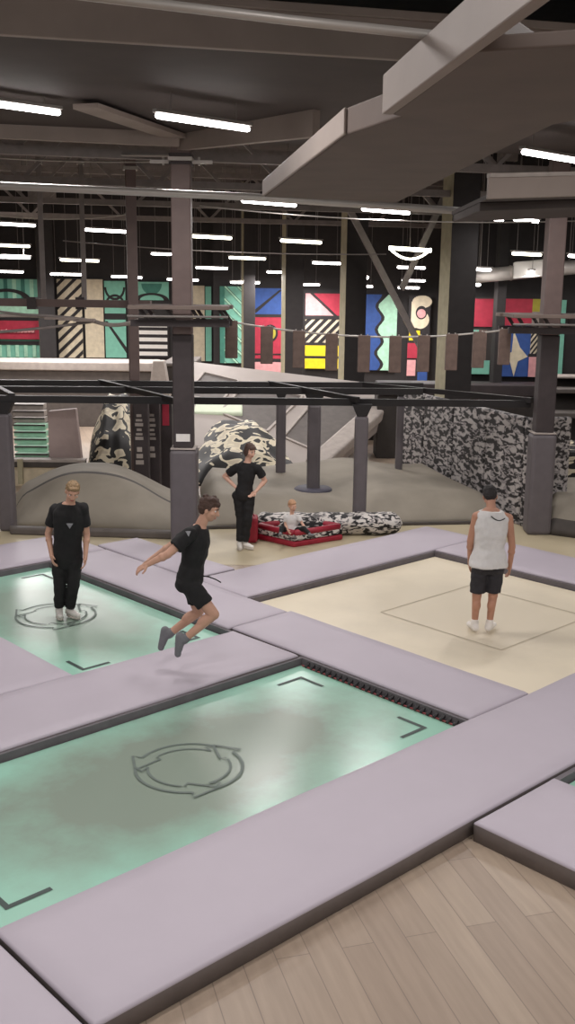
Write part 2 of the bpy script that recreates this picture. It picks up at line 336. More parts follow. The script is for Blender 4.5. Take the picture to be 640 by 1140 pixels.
# ------------------------------------------------------------------ trampolines and their pads
NX0, NX1, NY0, NY1 = 2.55, 7.52, 5.50, 7.81
WX0, WX1, WY0, WY1 = 8.53, 12.41, 5.48, 9.89
FX0, FX1, FY0, FY1 = 5.30, 7.48, 8.98, 13.26
def trampoline(x0, x1, y0, y1, col, dirt, label, key, amount=.8, logo=None, diamond=False, springs=(), rough=.3, lr=.5):
    cx, cy = (x0+x1)/2, (y0+y1)/2; z = BED
    e = empty('trampoline', (cx, cy, FLOOR), label, 'trampoline')
    bm = bed_material('jumping_fabric_'+key, col, dirt, 0, 0, (x1-x0)*.5, (y1-y0)*.5, amount, rough)
    o = MB(); g = 16
    def sag(x, y): return z
    vs = []; fs = []
    for j in range(g+1):
        for i in range(g+1): vs.append(V((x0+.02+(x1-x0-.04)*i/g, y0+.02+(y1-y0-.04)*j/g, z)))
    for j in range(g):
        for i in range(g): fs.append((j*(g+1)+i, j*(g+1)+i+1, (j+1)*(g+1)+i+1, (j+1)*(g+1)+i))
    o.add(vs, fs, 0)
    zz = z+.004
    if not diamond:
        ins, ln, wd = .27, .36, .045
        for sx, sy in ((0, 0), (1, 0), (1, 1), (0, 1)):
            X = x0+ins if sx == 0 else x1-ins; Y = y0+ins if sy == 0 else y1-ins; dx = 1 if sx == 0 else -1; dy = 1 if sy == 0 else -1
            P = [(X, Y), (X+dx*ln, Y), (X+dx*ln, Y+dy*wd), (X+dx*wd, Y+dy*wd), (X+dx*wd, Y+dy*ln), (X, Y+dy*ln)]
            o.add([V((a, b, zz)) for a, b in P], [(0, 1, 2, 3), (0, 3, 4, 5)], 1)
    if logo:      # three chasing outlined arrows around a ring
        lx, ly = logo
        lift = [0]
        def stroke(pts, wd):
            lift[0] += .0006
            P = [V((lx+a, ly+b, zz+lift[0])) for a, b in pts]; L = []; Rr = []
            for i, p in enumerate(P):
                t = (P[min(i+1, len(P)-1)]-P[max(i-1, 0)]).normalized(); nn = UP.cross(t)*(wd/2); L.append(p+nn); Rr.append(p-nn)
            n = len(P); o.add(L+Rr, [(i, n+i, n+i+1, i+1) for i in range(n-1)], 3)
        for k in range(3):
            a0 = math.radians(120*k+20); sw = math.radians(96); ro, ri = lr, lr*.77
            A = lambda r, t: (r*math.cos(a0+sw*t), r*math.sin(a0+sw*t))
            stroke([A(ro, t/14) for t in range(15)], .028); stroke([A(ri, t/14) for t in range(13)], .022)
            tip = (lr*1.0*math.cos(a0+sw*1.3), lr*1.0*math.sin(a0+sw*1.3))
            stroke([A(ro, 1), A(ro*1.2, 1.0), tip], .026); stroke([A(ri, .9), A(ri*.85, .93), tip], .024)
            stroke([A(ro, 0), A((ro+ri)/2, .12), A(ri, 0)], .024)
    if diamond:
        r = .95; dx, dy = diamond
        P = [V((dx+a, dy+b, zz)) for a, b in ((-r, -r), (r, -r), (r, r), (-r, r))]
        for i in range(4):
            p, q = P[i], P[(i+1) % 4]; t = (q-p).normalized(); nn = UP.cross(t)*.009
            o.add([p-nn, q-nn, q+nn, p+nn], [(0, 1, 2, 3)], 2)
    o.build('bed', [bm, 'mark', 'markw', 'logo'], e)
    fz0, fz1, t = FLOOR, -.035, .05
    fm = MB()
    fm.box((x0-t/2+.004, cy, (fz0+fz1)/2), (t/2, (y1-y0)/2+t, (fz1-fz0)/2)); fm.box((x1+t/2-.004, cy, (fz0+fz1)/2), (t/2, (y1-y0)/2+t, (fz1-fz0)/2))
    fm.box((cx, y0-t/2+.004, (fz0+fz1)/2), ((x1-x0)/2, t/2, (fz1-fz0)/2)); fm.box((cx, y1+t/2-.004, (fz0+fz1)/2), ((x1-x0)/2, t/2, (fz1-fz0)/2))
    fm.build('frame', 'rim', e)
    if springs:
        tr = MB().box((x1-.045, cy, BED+.012), (.008, (y1-y0)/2-.05, .006)); tr.build('red_trim', mat('red_webbing', '#93484a', .7), e)['label'] = 'red edging webbing'
        n = springs
        for i in range(n):
            yy = y0+.12+(y1-y0-.24)*i/(n-1)
            MB().tube([(x1-.06, yy, BED+.018), (x1-.03, yy, BED+.03), (x1-.004, yy, BED+.05)], .018, 7).build('spring', 'spring', e)
    return e
trampoline(NX0, NX1, NY0, NY1, '#9ecdb9', '#8b9387', 'nearest teal trampoline bed with ring of arrows print and red trim at its far end', 'near', .9, logo=(5.03, 6.63), springs=26, rough=.22, lr=.47)
trampoline(FX0, FX1, FY0, FY1, '#9ecdb9', '#8b9387', 'teal trampoline bed further back at left, man in black standing on it', 'far', .75, logo=(6.35, 11.15), rough=.3, lr=.5)
trampoline(WX0, WX1, WY0, WY1, '#e4d8c0', '#b3a997', 'large cream trampoline bed with thin square outline, man in white tank top on it', 'cream', .4, diamond=(10.55, 7.55), rough=.5)
trampoline(7.12, 9.3, -.2, 4.25, '#9ecdb9', '#8b9387', 'teal trampoline at the right edge, only a dark corner showing behind the front pad', 'side', .6)

def pad(x0, x1, y0, y1, label, z=0.0, th=None, wob=.012, seed=0, tilt=0.0):
    """foam pad: wavy vinyl top with rounded edges, dark sides"""
    th = th if th is not None else .155
    nx, ny = max(4, int((x1-x0)/.16)), max(4, int((y1-y0)/.16)); o = MB(); R = .02; g = .006
    x0 += g; x1 -= g; y0 += g; y1 -= g
    xs = [x0, x0+R]+[x0+R+(x1-x0-2*R)*i/nx for i in range(1, nx)]+[x1-R, x1]; ys = [y0, y0+R]+[y0+R+(y1-y0-2*R)*i/ny for i in range(1, ny)]+[y1-R, y1]
    X, Y = len(xs), len(ys); vs = []
    for j, y in enumerate(ys):
        for i, x in enumerate(xs):
            nz = mnoise.noise(V((x*.7, y*.7, seed*3.1)))*wob
            zz = z+nz+tilt*((x-x0)/(x1-x0)); edge = (i in (0, X-1)) or (j in (0, Y-1))
            vs.append(V((x, y, zz-(R*.8 if edge else 0))))
    fs = [(j*X+i, j*X+i+1, (j+1)*X+i+1, (j+1)*X+i) for j in range(Y-1) for i in range(X-1)]
    o.add(vs, fs, 0)
    ring = [j for j in range(X)]+[j*X+X-1 for j in range(1, Y)]+[(Y-1)*X+i for i in range(X-2, -1, -1)]+[j*X for j in range(Y-2, 0, -1)]
    k = len(o.v); n = len(ring)
    for r in ring: o.v.append(V((vs[r].x, vs[r].y, vs[r].z-.012)))
    for r in ring: o.v.append(V((vs[r].x, vs[r].y, z-th)))
    for i in range(n):
        i2 = (i+1) % n
        o.f.append((ring[i], k+i, k+i2, ring[i2])); o.m.append(0)
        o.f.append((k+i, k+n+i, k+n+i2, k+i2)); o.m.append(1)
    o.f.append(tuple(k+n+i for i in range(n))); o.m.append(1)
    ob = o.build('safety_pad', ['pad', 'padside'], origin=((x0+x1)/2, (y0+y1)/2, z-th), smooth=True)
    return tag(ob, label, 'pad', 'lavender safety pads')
pad(1.3, 7.5, NY1+.03, FY0+.005, 'long lavender pad between the two teal beds, below the jumper', seed=1)
pad(NX1+.03, WX0+.005, 5.50, FY0+.1, 'lavender pad between the near teal bed and the cream bed', seed=2)
pad(2.59, 12.4, 4.31, 5.495, 'long lavender front pad running beside the laminate floor', seed=3, th=.155)
pad(1.3, 2.565, 3.0, NY1, 'lavender pad at the bottom left corner, behind a dark seam', seed=4)
pad(3.2, FX0+.005, FY0+.01, 14.4, 'lavender pad left of the far teal bed, at the left edge', seed=5)
pad(FX1+.03, 8.5, FY0+.12, FY1+.02, 'lavender pad right of the far teal bed, behind the jumper', seed=6)
pad(FX0-.02, 8.5, FY1+.05, 14.6, 'lavender pad behind the far teal bed and the man in black', seed=7)
pad(8.53, 9.3, 11.1, 13.6, 'lavender pad strip at the back edge of the deck, behind the jumper\'s head', seed=12)
pad(WX0-.02, 13.6, WY1+.03, 11.05, 'lavender pad along the back left side of the cream bed, before the red sled', seed=8)
pad(WX1+.03, 13.7, 4.31, WY1+.02, 'lavender pad along the back right side of the cream bed, behind the man in white', seed=9)
pad(5.97, 7.08, .3, 4.27, 'short separate lavender block pad lying on the laminate, front right', seed=10, z=.01, th=.17, wob=.006)

# ------------------------------------------------------------------ hall columns
def hall_column(x, D, wd, label, side='beige'):
    p = gz(x, D, FLOOR); e = empty('hall_column', p, label, 'column', 'dark columns of the hall'); h = (CEIL-FLOOR)/2
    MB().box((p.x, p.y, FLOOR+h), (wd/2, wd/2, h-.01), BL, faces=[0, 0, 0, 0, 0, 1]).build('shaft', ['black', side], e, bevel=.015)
    MB().box((p.x, p.y, CEIL-.35), (wd*.8, wd*.8, .14), BL).build('capital_plate', 'truss', e, bevel=.01)
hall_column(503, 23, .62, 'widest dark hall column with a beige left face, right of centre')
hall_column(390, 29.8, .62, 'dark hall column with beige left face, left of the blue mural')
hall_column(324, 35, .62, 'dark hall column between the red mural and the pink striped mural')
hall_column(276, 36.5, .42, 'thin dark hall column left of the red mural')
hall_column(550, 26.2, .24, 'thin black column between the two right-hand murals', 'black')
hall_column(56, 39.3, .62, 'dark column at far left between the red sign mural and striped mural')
# leaning braces in front of the blue mural
br = empty('crossed_brace', at(440, 330, 28.5), 'dark crossed steel braces left of the widest dark column', 'brace')
MB().bar(at(380, 216, 28.5), at(468, 386, 28.5), .3, .16).build('brace_bar', 'truss', br)
MB().bar(at(496, 216, 28.2), at(447, 322, 28.2), .22, .16).build('brace_bar', 'truss', br)

# tall rope-course columns
def sleeve_column(x, D, ztop, w1, w2, zs, label, upper, clamp=False, plate=True):
    p = gz(x, D, FLOOR); e = empty('course_column', p, label, 'column'); ax = RT
    def seg(z0, z1, wd, name, mt, bv=.03):
        return MB().box((p.x, p.y, (z0+z1)/2), (wd/2, wd/2, (z1-z0)/2), ax).build(name, mt, e, bevel=bv)
    seg(FLOOR, zs, w2, 'foam_sleeve', 'sleeve', .06)
    seg(zs, zs+.025, w2*.93, 'sleeve_rim', 'lgrey', .005)
    zm = 3.3
    seg(zs+.02, zm, w1*1.04, 'lower_shaft', 'dkcol', .02)
    seg(zm, ztop, w1, 'upper_shaft', upper, .02)
    if plate:
        MB().box(V((p.x, p.y, zs+.19))-FW*(w1/2*1.04+.006)+RT*.0, (.11, .006, .06), ax).build('white_label', 'white', e)['label'] = 'white plate above the sleeve'
    if clamp:
        for z in (ztop-.16, ztop-.28): seg(z-.02, z+.02, w1*1.14, 'clamp_band', 'dkcol', .004)
        seg(ztop-.25, ztop-.19, w1*1.22, 'clamp_plate', 'steel', .006)
        for s in (-1, 1):
            q = V((p.x, p.y, ztop-.25))+RT*(s*w1*.9)
            MB().bar(q-RT*.2, q+RT*.2, .05, .05).build('bracket', 'steel', e)
            MB().tube([q-UP*.05, q+UP*.07], .02, 8).build('bolt', 'steel', e)
    return p, e
pl, ecol = sleeve_column(204.5, 16.2, 6.12, .30, .43, 1.5, 'tall brown steel column with grey padded foot behind the jumper', 'brown', clamp=True)
prt, ecr = sleeve_column(606, 17.6, 6.15, .30, .42, 1.62, 'tall column with dark grey padded foot at right, beside the camouflage panel wall', 'brown', plate=False)
# diagonal roof braces meeting on the brown column
rb = empty('roof_brace', V((pl.x, pl.y, 6.12)), 'pair of pale diagonal beams meeting on top of the brown column', 'brace')
tp = V((pl.x, pl.y, 6.2))
MB().bar(tp-FW*.1, at(95, 118, 13.2), .34, .06).build('brace_beam', 'fascia', rb)
MB().bar(tp-FW*.1, at(352, 136, 13.8), .12, .36).build('brace_beam', 'fascia', rb)
MB().bar(tp-FW*.3, at(-40, 140, 15.2), .12, .3).build('brace_beam', 'fascia', rb)

# rope-course posts, platforms and cables
def post(x, D, y0, y1, wd, label, mt='dkcol'):
    a = at(x, y0, D); z1 = FLOOR if y1 is None else at(x, y1, D).z
    e = empty('rope_post', V((a.x, a.y, z1)), label, 'post'); MB().box((a.x, a.y, (a.z+z1)/2), (wd/2, wd/2, (a.z-z1)/2), BL).build('shaft', mt, e, bevel=.01)
    MB().box((a.x, a.y, a.z-.05), (wd*.75, wd*.75, .04), BL).build('cap', 'steel', e)
    MB().box((a.x, a.y, a.z-.32), (wd*.7, wd*.7, .03), BL).build('collar', 'steel', e)
    return e
post(42, 22, 163, 336, .11, 'thin steel post rising from the left end of the long dark beam', 'truss')
post(89, 24, 165, 336, .11, 'thin steel post between two strip lamps, rising from the long dark beam', 'truss')
post(144.5, 20.6, 168, None, .2, 'dark rope-course post left of the brown column, reaching the floor', 'brown')
def ring_platform(p, z, hx, hy, label, left=True):
    e = empty('rope_platform', V((p.x, p.y, z-.3)), label, 'platform', 'platforms around the rope-course columns')
    c = V((p.x, p.y, z))
    for nm, q, h in (('deck_board', -FW*(hy-.22), .2), ('deck_board', FW*(hy-.22), .2)):
        MB().box(c+q, (hx, h, .03), RT).build(nm, 'under', e, bevel=.008)
    for s in (-1, 1): MB().box(c+RT*(s*(hx*.6)), (hx*.35, hy-.44, .03), RT).build('deck_board', 'under', e, bevel=.008)
    for s in (-1, 1):
        MB().bar(c-RT*hx-UP*.24+FW*(s*hy*.55), c+RT*hx-UP*.24+FW*(s*hy*.55), .07, .1).build('under_beam', 'dkcol', e)
        for k in (-.8, -.25, .25, .8): MB().bar(c+RT*(hx*k)+FW*(s*hy*.55)-UP*.03, c+RT*(hx*(k+.18))+FW*(s*hy*.55)-UP*.24, .05, .05).build('strut', 'dkcol', e)
    MB().tube([c-RT*hx-UP*.13-FW*hy, c+RT*hx-UP*.13-FW*hy], .018, 8).build('edge_tube', 'steeldk', e)
    return e
ring_platform(pl, 3.72, .75, .75, 'small wooden platform around the brown column, above the jumper')
ring_platform(prt, 3.62, .78, .75, 'small wooden platform around the right-hand column')
bm_ = empty('rope_beam', at(70, 337, 21), 'long dark horizontal beam crossing before the far left murals', 'beam')
MB().bar(at(-30, 336, 21.2), at(168, 339, 20.6), .14, .15).build('beam_bar', 'brown', bm_)
for x in (36, 90): MB().box(at(x, 337.5, 20.95), (.09, .1, .12), RT).build('clamp', 'dkcol', bm_)
def cable(name, pts, r, label, mt='steel', cat='cable'):
    return tag(MB().tube(pts, r, 7).build(name, mt, smooth=True, origin=pts[0]), label, cat)
def sagline(a, b, s, n=12): return [a.lerp(b, i/n)-UP*(s*4*(i/n)*(1-i/n)) for i in range(n+1)]
cable('walk_rope', sagline(at(-20, 352, 18), at(106, 358, 18.2), -.05)+sagline(at(106, 358, 18.2), at(170, 348, 16.8), .12)[1:], .035, 'grey tightrope ladder rail sloping down to the brown column platform', 'lgrey')
cable('walk_rope', sagline(at(-20, 371, 18), at(104, 358, 18.2), .02), .025, 'thin tightrope below the ladder rail at far left', 'truss')
cable('walk_rope', sagline(at(-20, 344, 18), at(60, 352, 18), .02)+[at(106, 357, 18.1)], .02, 'upper thin tightrope joining the ladder rail at far left', 'truss')
rl = MB()
for i in range(3): rl.box(at(62+i*16, 354+i*1.2, 18.1), (.18, .1, .025), RT)
tag(rl.build('rope_rung', 'fascia', bevel=.006, origin=at(62, 354, 18.1)), 'pale wooden rungs clamped on the tightrope ladder at left', 'rung')
cable('safety_cable', sagline(at(-20, 162, 18), at(203, 173, 16.3), .05), .018, 'upper thin safety cable running to the top of the brown column')
cable('safety_cable', sagline(at(-20, 174.5, 18), at(170, 180, 18), .03), .016, 'lower of the two thin safety cables left of the brown column')
cable('safety_cable', sagline(at(222, 229, 19), at(640, 246, 19), .12), .012, 'hair-thin cable running right at the height of the far lamps')
cable('safety_cable', sagline(at(-10, 239, 24), at(140, 239, 24), .1), .014, 'thin cable crossing between the two left rope posts')
cable('safety_cable', sagline(at(70, 268, 25), at(430, 283, 25), .1), .014, 'thin dim cable crossing behind the brown column at lamp height', 'truss')
cable('overhead_pipe', [at(-30, 205.5, 11), at(270, 219, 11.3), at(538, 236.5, 11.8)], .042, 'long pale steel pipe crossing the whole view below the slab lamps', 'steel', 'pipe')
cable('overhead_pipe', [at(20, -14, 4.1), at(320, 22, 4.2), at(566, 48, 4.3)], .019, 'pale rope-wrapped pipe at the very top of the view', 'steel', 'pipe')
# hanging plank bridge
ca, cb = at(246, 356, 16.6), at(572, 366, 17.4)
cab = sagline(ca, cb, .2, 40); cable('bridge_cable', cab, .016, 'cable carrying the row of hanging planks between the two platforms')
LB = ['leftmost hanging plank of the swing bridge, near the brown column', 'second hanging plank, in front of the red mural', 'third hanging plank, over the dark column right of the red mural', 'fourth hanging plank, in front of the yellow bands',
      'fifth hanging plank, left of the blue mural wave', 'sixth hanging plank, right beside the mint wave mural', 'seventh hanging plank, left edge of the widest column', 'eighth hanging plank, on the widest dark column',
      'ninth hanging plank, in front of the red and teal mural', 'tenth hanging plank, in front of the white star mural']
for i, (x, lab) in enumerate(zip((257, 295, 330, 366, 402, 437, 469, 501, 532, 562), LB)):
    t = (x-246)/(572-246); p = cab[0].lerp(cab[-1], t)-UP*(.2*4*t*(1-t)); e = empty('hanging_plank', p-UP*.58, lab, 'plank', 'hanging planks of the swing bridge')
    MB().box(p-UP*.28, (.1, .04, .3), RT).build('board', 'wood', e, bevel=.012)
    for s in (-1, 1): MB().tube([p+RT*(s*.06)-UP*.02, p+RT*(s*.05)+UP*.04], .012, 6).build('hanger', 'steel', e)

# big overhead platforms
def slabpoly(name, pts, z, th, label, mu='under', ms='fascia'):
    P = [on(x, y, z) for x, y in pts]
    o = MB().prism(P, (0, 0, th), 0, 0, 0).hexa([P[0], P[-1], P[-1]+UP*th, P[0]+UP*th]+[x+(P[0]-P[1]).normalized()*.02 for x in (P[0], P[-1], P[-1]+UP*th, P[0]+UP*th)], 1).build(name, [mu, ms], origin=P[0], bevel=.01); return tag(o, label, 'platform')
slabpoly('overhead_walkway', [(294, 219), (441, 226), (560, 166), (660, 118), (560, 60), (470, 122), (386, 150)], 4.82, .14, 'long overhead wooden walkway seen from below, slanting to the upper right')  # other edges keep the dark underside colour, painting their fascia as unlit
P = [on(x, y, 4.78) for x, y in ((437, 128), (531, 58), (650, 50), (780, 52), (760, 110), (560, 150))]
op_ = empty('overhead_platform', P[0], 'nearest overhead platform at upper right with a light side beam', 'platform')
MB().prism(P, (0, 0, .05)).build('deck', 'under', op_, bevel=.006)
q = on(628, -10, 4.78); u_ = (q-P[0]).normalized(); n_ = UP.cross(u_)
MB().hexa([P[0], q, q-n_*.05, P[0]-n_*.05]+[x+UP*.17 for x in (P[0], q, q-n_*.05, P[0]-n_*.05)]).build('side_beam', 'fascia', op_, bevel=.006)
c0, c1 = at(541, 222, 9.6), at(700, 217, 10.2)
op = empty('edge_platform', c0, 'overhead platform with a light fascia cut by the right edge', 'platform')
MB().hexa([c0, c1, c1+FW*2.0, c0+FW*2.0]+[q+UP*.04 for q in (c0, c1, c1+FW*2.0, c0+FW*2.0)]).build('deck', 'slab', op)
MB().hexa([c0-FW*.06, c1-FW*.06, c1, c0]+[q+UP*.19 for q in (c0-FW*.06, c1-FW*.06, c1, c0)]).build('fascia_board', 'fascia', op, bevel=.008)
MB().bar(c0+UP*.2-FW*.05, c1+UP*.2-FW*.05, .05, .035).build('edge_strip', 'lgrey', op)
MB().hexa([c0-UP*.08+FW*.3, c1-UP*.08+FW*.3, c1-UP*.08+FW*1.9, c0-UP*.08+FW*1.9]+[c0+FW*.3-UP*.001, c1+FW*.3-UP*.001, c1+FW*1.9-UP*.001, c0+FW*1.9-UP*.001]).build('soffit_board', 'slab', op, bevel=.01)

# ------------------------------------------------------------------ padded obstacle frame
ZF = 2.14
fr_ = empty('obstacle_frame', gz(300, 17.4, FLOOR), 'black overhead beam frame of the obstacle course, crossing the middle of the view', 'frame')
A0, A1 = gz(-30, 17.3, ZF), gz(590, 17.9, ZF-.05)
def fb(p, q, wd=.1, h=.12): MB().bar(p, q, wd, h).build('beam', 'beam', fr_)
fb(A0, A1); fb(gz(-30, 18.9, ZF), gz(470, 19.4, ZF)); fb(gz(-30, 20.2, ZF), gz(470, 20.6, ZF)); fb(gz(400, 20.6, ZF+.02), gz(592, 17.8, ZF+.02), .09, .09)
fb(gz(300, 20.5, ZF+.03), gz(398, 17.5, ZF+.03), .09, .09); fb(gz(112, 20.4, ZF+.03), gz(200, 16.9, ZF+.03), .09, .09); fb(gz(-20, 20.4, ZF+.03), gz(14, 17.3, ZF+.03))
def padded_post(x, D, z1, wd, label, collar=False):
    p = gz(x, D, FLOOR); e = empty('padded_post', p, label, 'post', 'padded posts of the obstacle frame')
    MB().box((p.x, p.y, (FLOOR+z1-.25)/2), (wd/2, wd/2, (z1-.25-FLOOR)/2), RT).build('foam_sleeve', 'sleeve', e, bevel=.05)
    b = MB(); q = V((p.x, p.y, z1-.25)); h0, h1 = wd*.38, wd*.75
    b.hexa([q+RT*i*h0+FW*j*h0 for i, j in ((-1, -1), (1, -1), (1, 1), (-1, 1))]+[q+UP*.2+RT*i*h1+FW*j*h0 for i, j in ((-1, -1), (1, -1), (1, 1), (-1, 1))]).build('top_bracket', 'beam', e)
    if collar: MB().tube([V((p.x, p.y, .12)), V((p.x, p.y, .16)), V((p.x, p.y, .26)), V((p.x, p.y, .29))], [.34, .37, .37, .33], 18).build('foot_collar', 'slate', e, smooth=True)
padded_post(403, 17.55, ZF, .23, 'front padded grey post with black bracket, right of the child')
padded_post(350, 19.3, ZF, .25, 'padded grey post with a round collar at its foot', True)
padded_post(313, 20.5, ZF, .2, 'dim padded grey post left of the collared post')
padded_post(3, 17.35, ZF, .26, 'padded grey post cut by the left edge')
padded_post(446, 21.0, ZF, .15, 'thin dark post at the left end of the camouflage panel wall')

# ------------------------------------------------------------------ murals
def mural(px0, py0, px1, py1, D, base, label, shapes=(), th=.06):
    """painted board on the hall wall; shapes: (material, [(u, v) ...]) with v from the top"""
    a, b, c, d = at(px0, py1, D), at(px1, py1, D), at(px1, py0, D), at(px0, py0, D)
    zb, zt = min(a.z, b.z), max(c.z, d.z)
    a = V((a.x, a.y, zb)); b = V((b.x, b.y, zb)); d = V((a.x, a.y, zt))
    U = b-a; W = V((0, 0, zb-zt)); o = MB(); mats = [base, 'ink']
    o.prism([a, b, b-W, a-W], FW*th, 0, 1)
    for k, (mt, pts) in enumerate(shapes):
        if mt not in mats: mats.append(mt)
        P = [d+U*u+W*v-FW*(.004*(k+1)) for u, v in pts]
        kk = len(o.v); o.v += P; o.f.append(tuple(range(kk, kk+len(P)))); o.m.append(mats.index(mt))
    return tag(o.build('mural_panel', mats, origin=a), label, 'mural', 'murals on the back walls')
def rect(m_, u0, v0, u1, v1): return (m_, [(u0, v0), (u1, v0), (u1, v1), (u0, v1)])
def clipdiag(m_, v0, v1, n, wd, slope, u0=0, u1=1):
    """diagonal stripes filling a band v0..v1"""
    out = []
    H = v1-v0
    for i in range(-2, n+3):
        c = v0+H*(i+.5)/n
        P = [(u0, c-slope*.5-wd/2), (u1, c+slope*.5-wd/2), (u1, c+slope*.5+wd/2), (u0, c-slope*.5+wd/2)]
        # clip to v0..v1
        for lim, sgn in ((v0, 1), (v1, -1)):
            Q = []
            for j in range(len(P)):
                p, q = P[j], P[(j+1) % len(P)]; ip = (p[1]-lim)*sgn >= 0; iq = (q[1]-lim)*sgn >= 0
                if ip: Q.append(p)
                if ip != iq:
                    t = (lim-p[1])/(q[1]-p[1]); Q.append((p[0]+(q[0]-p[0])*t, lim))
            P = Q
            if not P: break
        if len(P) >= 3: out.append((m_, P))
    return out
def circ(m_, u, v, ru, rv, a0=0, a1=360, n=20, ri=None):
    A = [math.radians(a0+(a1-a0)*i/n) for i in range(n+1)]
    if ri is None: return (m_, [(u+ru*math.cos(t), v+rv*math.sin(t)) for t in (A if a1-a0 < 360 else A[:-1])])
    return (m_, [(u+ru*math.cos(t), v+rv*math.sin(t)) for t in A]+[(u+ru*ri*math.cos(t), v+rv*ri*math.sin(t)) for t in A[::-1]])
DL, DM, DR = 39.9, 38.4, 26.9
vs_ = [rect('tealdk' if i % 2 else 'mint', i/9, .0, (i+.45)/9, .24) for i in range(9)]+[rect('ink', 0, .24, 1, .30), rect('mint', 0, .30, 1, .47), rect('ink', 0, .47, 1, .53), rect('ink', 0, .78, 1, .83)]
vs_ += [rect('mint', (i+.1)/9, .83, (i+.5)/9, .98) for i in range(9)]+[circ('ink', .6, .26, .3, .14, 180, 360, ri=.72)]
mural(-40, 311, 46, 398, DL, 'teal', 'teal striped mural with black arch, behind the red sign', vs_)
sg = empty('red_sign', at(14, 377, 39.6), 'red rectangular sign with pale illegible script at far left', 'sign')
q0, q1 = at(-40, 377, 39.7), at(45, 377, 39.7); zt = at(20, 357, 39.7).z
MB().prism([q0, V((q1.x, q1.y, q0.z)), V((q1.x, q1.y, zt)), V((q0.x, q0.y, zt))], FW*.08, 0).build('board', 'mred', sg, bevel=.01)
ltr = MB(); xx = 0; y0 = 367.5
for i in range(13):
    px = -12+i*4; hgt = [3.2, 2.6, 3.8, 2.6, 2.6, 4.2, 2.8, 3.4, 2.6, 3.0, 2.6, 4.4, 3.6][i]
    P = at(px, y0+1, 39.6); ltr.tube([P+UP*hgt*.017-RT*.04, P-UP*.05, P+RT*.05-UP*.04, P+RT*.06+UP*.05], .034, 6)
ltr.build('lettering', 'pink', sg)
mural(66, 311, 93, 398, DL, 'cream', 'cream mural with black diagonal stripes, right of the far left column', clipdiag('ink', 0, 1, 7, .055, -.30))
mural(96, 311, 116.5, 398, DL, 'cream', 'plain cream mural strip beside the diagonal stripes')
mural(118, 313, 141, 398, DL, 'teal', 'teal mural with black half circles, left of the dark rope post', [circ('ink', .5, .08, .5, .17, 0, 180, ri=.8), circ('ink', .5, .33, .5, .16, 180, 360, ri=.8), rect('ink', 0, .42, 1, .5), ('ink', [(0, .52), (.12, .52), (1, .86), (1, .94)])])
mural(150, 314, 188, 334, DL, 'teal', 'short teal mural with black arc, right of the dark rope post', [circ('tealdk', .5, .1, .3, .6, 0, 180), circ('ink', .5, 1.0, .5, .4, 180, 360, ri=.7)])
mural(152, 359, 188, 398, DL, 'ink', 'black mural with five white horizontal bars', [rect('white', .07, .03+i*.2, .96, .14+i*.2) for i in range(5)])
mural(214, 318, 228, 402, DL, 'cream', 'plain cream mural strip right of the brown column')
mural(229, 319, 235.5, 402, DL, 'teal', 'narrow teal mural strip next to the cream strip')
mural(245, 319, 270, 404, DM, 'teal', 'teal mural with dark diagonal bands, left of the thin dark column', clipdiag('ink', 0, 1, 6, .045, .3)+clipdiag('mint', 0, 1, 6, .03, .3)+[rect('tealdk', 0, 0, .2, 1)])
mural(282, 321, 313, 416, DM, 'mred', 'mural with blue top, red middle with a ring, pink foot', [rect('blue', 0, 0, 1, .3), ('ink', [(0, .26), (.9, .02), (1, .02), (.08, .29)]), rect('ink', 0, .3, 1, .335), rect('ink', 0, .76, 1, .775), rect('ink', 0, .82, 1, .86), rect('pink', 0, .86, 1, 1),
  circ('ink', .6, .52, .27, .1), circ('olive', .6, .52, .2, .075), circ('mred', .6, .52, .1, .04)])
mural(339, 327, 379, 410, DM, 'pink', 'mural of pink and red triangles, black stripes and yellow bands', [('mred', [(.2, 0), (1, 0), (1, .3), (.85, .3)]), ('ink', [(.12, 0), (.22, 0), (.9, .3), (.8, .3)]), rect('cream', 0, .32, 1, .66)]+clipdiag('ink', .32, .66, 3, .065, -.5)
  +[rect('ink', 0, .29, 1, .34), rect('ink', 0, .65, 1, .69), rect('yellow', 0, .69, 1, .83), rect('ink', 0, .83, 1, .865), rect('yellow', 0, .865, 1, 1)])
wv = [(.42, 0)]+[(.62-.1*math.sin(i*.9), .03+i*.97/24) for i in range(25)]
mural(400, 328, 440, 412, DM, 'blue', 'blue mural with a mint wavy half, left of the crossed braces', [('ink', [(.55, 0), (1, 0), (1, 1)]+[(.48+.09*math.sin(i*.85), 1-i/24) for i in range(25)]), ('mint', [(.75, 0), (1, 0), (1, 1)]+[(.57+.09*math.sin(i*.85), 1-i/24) for i in range(22)])])
mural(452, 329, 476, 428, DM-.5, 'ink', 'narrow mural with cream curl and ring above yellow, red and pink blocks', [circ('cream', .6, .07, .45, .07), rect('cream', .12, .07, .5, .36), circ('cream', .55, .27, .4, .1), circ('ink', .58, .19, .26, .075), circ('pink', .58, .2, .2, .05), rect('yellow', .05, .39, .55, .5), rect('mred', .0, .53, .5, .7), rect('pink', .0, .72, .4, .9), rect('blue', .5, .68, .95, 1)])
mural(509, 331, 547, 416, DR, 'char', 'right mural of slanted grey bars, red block and teal steps', [rect('cream', 0, 0, .32, 1)]+clipdiag('markw', 0, 1, 6, .08, -.15, 0, .32)+[rect('mred', .36, .02, .98, .38), rect('teal', .34, .42, .56, .82), rect('teal', .34, .82, .92, 1), rect('wood', .56, .42, .8, .82)])
